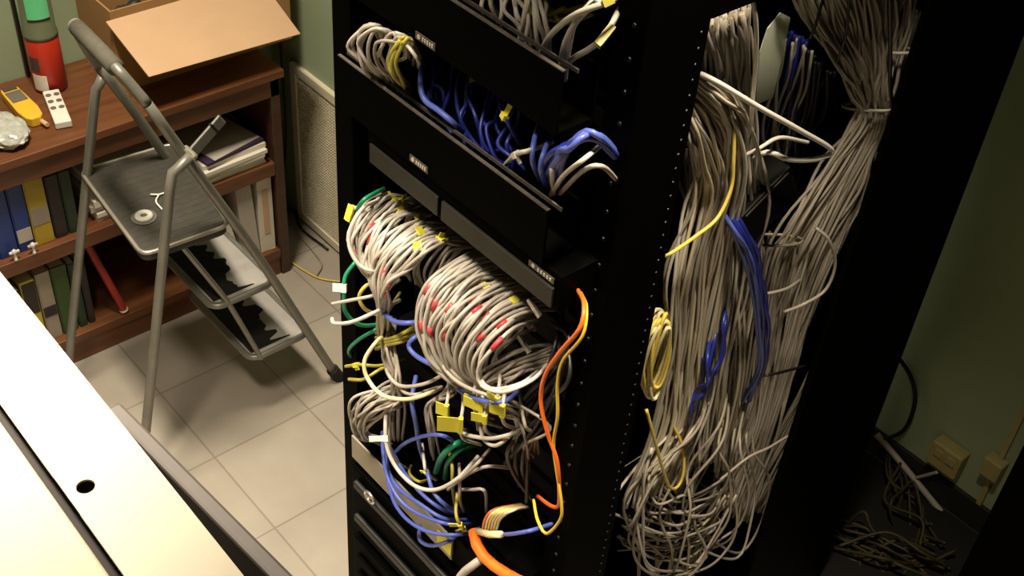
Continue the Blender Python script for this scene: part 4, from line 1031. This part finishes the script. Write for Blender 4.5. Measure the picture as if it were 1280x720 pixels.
family([
 [(805, 590, -.90), (820, 608, -.87), (845, 618, -.865), (875, 612, -.87), (905, 590, -.90)],
 [(800, 620, -.90), (815, 640, -.87), (845, 645, -.865), (880, 640, -.87), (905, 620, -.90)],
 [(780, 650, -.90), (800, 670, -.87), (840, 670, -.865), (880, 660, -.87), (900, 640, -.90)],
 [(770, 690, -.90), (800, 694, -.87), (840, 695, -.865), (880, 680, -.87), (900, 660, -.90)],
], 18, .0026, 'c_grey', 'grey cable sagging crosswise in the lower side tangle', 'cross loops of the lower tangle', jit=.010, seed=42, plane='x', name='network_cable', mats=['c_grey', 'c_dim'])
one([(815, 560, -.85), (805, 600, -.842), (804, 650, -.84), (806, 700, -.84), (822, 718, -.842), (850, 730, -.85)], .0030, 'c_lite', 'pale cable dropping straight at the front of the lower tangle', plane='x', name='network_cable')
one([(985, 545, -.86), (960, 560, -.855), (935, 572, -.86), (900, 600, -.87)], .0028, 'c_grey', 'grey cable poking right out of the lower tangle', plane='x', name='network_cable')
family([
 [(830, 560, -.93), (810, 620, -.92), (800, 680, -.92), (790, 760, -.93)],
 [(930, 580, -.95), (910, 640, -.94), (880, 700, -.94), (860, 780, -.95)],
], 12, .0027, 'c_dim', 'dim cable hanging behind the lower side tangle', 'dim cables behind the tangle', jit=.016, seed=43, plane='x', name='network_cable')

# ================================================================== FAR RIGHT WALL AND FLOOR
bxp = at(1185, 572, y=2.43)
t = thing('outlet_box', (bxp.x, 2.45, bxp.z), 'almond surface outlet box on the dark green wall', 'outlet')
MB().box((bxp.x-.045, 2.405, bxp.z-.035), (bxp.x+.045, 2.449, bxp.z+.045)).build('box_body', M['almond'], t, bevel=.004)
MB().box((bxp.x-.030, 2.401, bxp.z+.005), (bxp.x-.006, 2.4048, bxp.z+.030)).build('jack', M['almond'], t, bevel=.001)
MB().box((bxp.x+.008, 2.401, bxp.z+.005), (bxp.x+.032, 2.4048, bxp.z+.030)).build('jack', M['almond'], t, bevel=.001)
b2 = at(1238, 585, y=2.42)
t = thing('outlet_box', (b2.x, 2.45, b2.z), 'smaller outlet box joined to the vertical wall channel', 'outlet')
MB().box((b2.x-.022, 2.41, b2.z-.03), (b2.x+.03, 2.449, b2.z+.03)).build('box_body', M['almond'], t, bevel=.004)
cpt = at(1246, 575, y=2.44)
tag(MB().box((cpt.x-.0, 2.436, .09), (cpt.x+.014, 2.4495, 2.2)).build('wire_channel', M['almond'], bevel=.002), 'thin vertical wire channel on the dark wall', 'wire channel')
ca = [at(1096, 543, y=2.425), at(1130, 583, y=2.425), at(1165, 626, y=2.425), at(1193, 660, y=2.425)]
cable(ca, .009, 'c_grey', 'straight grey tube running low along the dark right wall', name='floor_conduit', cat='conduit', sides=12, n=20)
cable([at(1143, 598, y=2.425), at(1158, 594, y=2.42), at(1172, 590, y=2.415)], .005, 'c_grey', 'short grey lead between the wall tube and the outlet box', name='network_cable', n=16)
q = at(1197, 668, y=2.42)
tag(MB().box(q-Vector((.02, .014, .013)), q+Vector((.02, .014, .016))).build('tube_end_fitting', M['almond'], bevel=.004), 'small fitting at the near end of the wall tube', 'fitting')
FG = [
 [(1040, 650, .02), (1080, 662, .02), (1120, 680, .02), (1170, 690, .02)],
 [(1050, 690, .03), (1090, 700, .03), (1140, 704, .02), (1190, 706, .02)],
 [(1060, 640, .02), (1090, 670, .04), (1110, 700, .03), (1160, 720, .02)],
]
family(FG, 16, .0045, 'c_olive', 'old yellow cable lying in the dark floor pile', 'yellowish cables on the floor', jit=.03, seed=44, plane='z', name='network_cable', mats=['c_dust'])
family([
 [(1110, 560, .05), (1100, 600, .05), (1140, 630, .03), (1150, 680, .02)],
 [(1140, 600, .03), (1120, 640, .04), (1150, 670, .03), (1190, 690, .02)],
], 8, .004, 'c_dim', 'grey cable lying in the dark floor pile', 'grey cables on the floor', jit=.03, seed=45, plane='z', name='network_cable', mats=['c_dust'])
one([(1122, 445, 2.43), (1138, 470, 2.43), (1144, 500, 2.43), (1132, 535, 2.43), (1108, 548, 2.43), (1090, 545, 2.43)], .006, 'c_black', 'black cable looping on the wall beyond the rear post', plane='y', name='power_lead')
tag(MB().box((-1.75, 1.97, .0002), (-.18, 2.435, .004)).build('floor_mat', M['rubber'], bevel=.001), 'black floor mat under the cable pile along the right wall', 'mat')  # dark sheet added to stand in for shade on the floor
# black cabinet in the far right corner
k0 = at(1262, 590, y=2.06)
t = thing('equipment_cabinet', (k0.x+.3, 2.2, 0), 'tall black cabinet whose edge shows in the bottom right corner', 'cabinet')
MB().box((k0.x, 2.06, .05), (k0.x+.62, 2.40, 2.05)).build('body', M['black'], t, bevel=.004)
MB().box((k0.x+.02, 2.045, .08), (k0.x+.60, 2.0598, 2.02)).build('door', M['black'], t, bevel=.003)
MB().box((k0.x+.04, 2.035, 1.0), (k0.x+.055, 2.0448, 1.12)).build('handle', M['black2'], t, bevel=.002)
for sx in (0, 1):
    for sy in (0, 1):
        MB().box((k0.x+.03+sx*.5, 2.09+sy*.24, 0), (k0.x+.08+sx*.5, 2.14+sy*.24, .0498)).build('foot', M['rubber'], t)
print('CAB', k0)

# cables on the floor by the grille
cable([at(a_, b_, z=.006) for a_, b_ in ((362, 326), (380, 338), (400, 348), (428, 352), (450, 352))], .003, 'c_yel', 'thin yellow cable on the floor beside the grille', name='network_cable', cat='cable')
cable([at(a_, b_, z=.008) for a_, b_ in ((362, 268), (372, 290), (390, 312), (402, 330), (395, 345))], .0028, 'c_dim', 'thin grey-blue cable on the floor behind the bookcase end', name='network_cable', cat='cable')
cable([Vector((-2.93, 1.732, .70)), Vector((-2.93, 1.732, .30)), Vector((-2.925, 1.70, .04)), at(368, 262, z=.006), at(376, 285, z=.008), at(410, 312, z=.008)], .004, 'c_black', 'black cable running down the corner beside the grille', name='power_lead', cat='cable')
# dark pipe on the back wall beside the canister
pq = at(24, 40, x=-2.985)
tag(MB().tube([(-2.985, pq.y, .745), (-2.985, pq.y, 1.6)], .006, 10).build('wall_cable', M['c_black']), 'dark cable running up the back wall behind the canister', 'cable')

card = [(976, 16), (988, 22), (980, 62), (966, 122), (944, 132), (950, 66), (960, 36)]  # added sheet, coloured as the lit wall that the back panel hides
cp = [at(a_, b_, x=-.925) for a_, b_ in card]
b = MB(); n = len(cp)
b.v = [tuple(p) for p in cp]+[tuple(p-Vector((.002, 0, 0))) for p in cp]
b.f = [tuple(range(n)), tuple(range(2*n-1, n-1, -1))]+[(i, (i+1) % n, n+(i+1) % n, n+i) for i in range(n)]
tag(b.build('label_card', M['palegreen']), 'pale green card seen between the cables below the side rail', 'card')
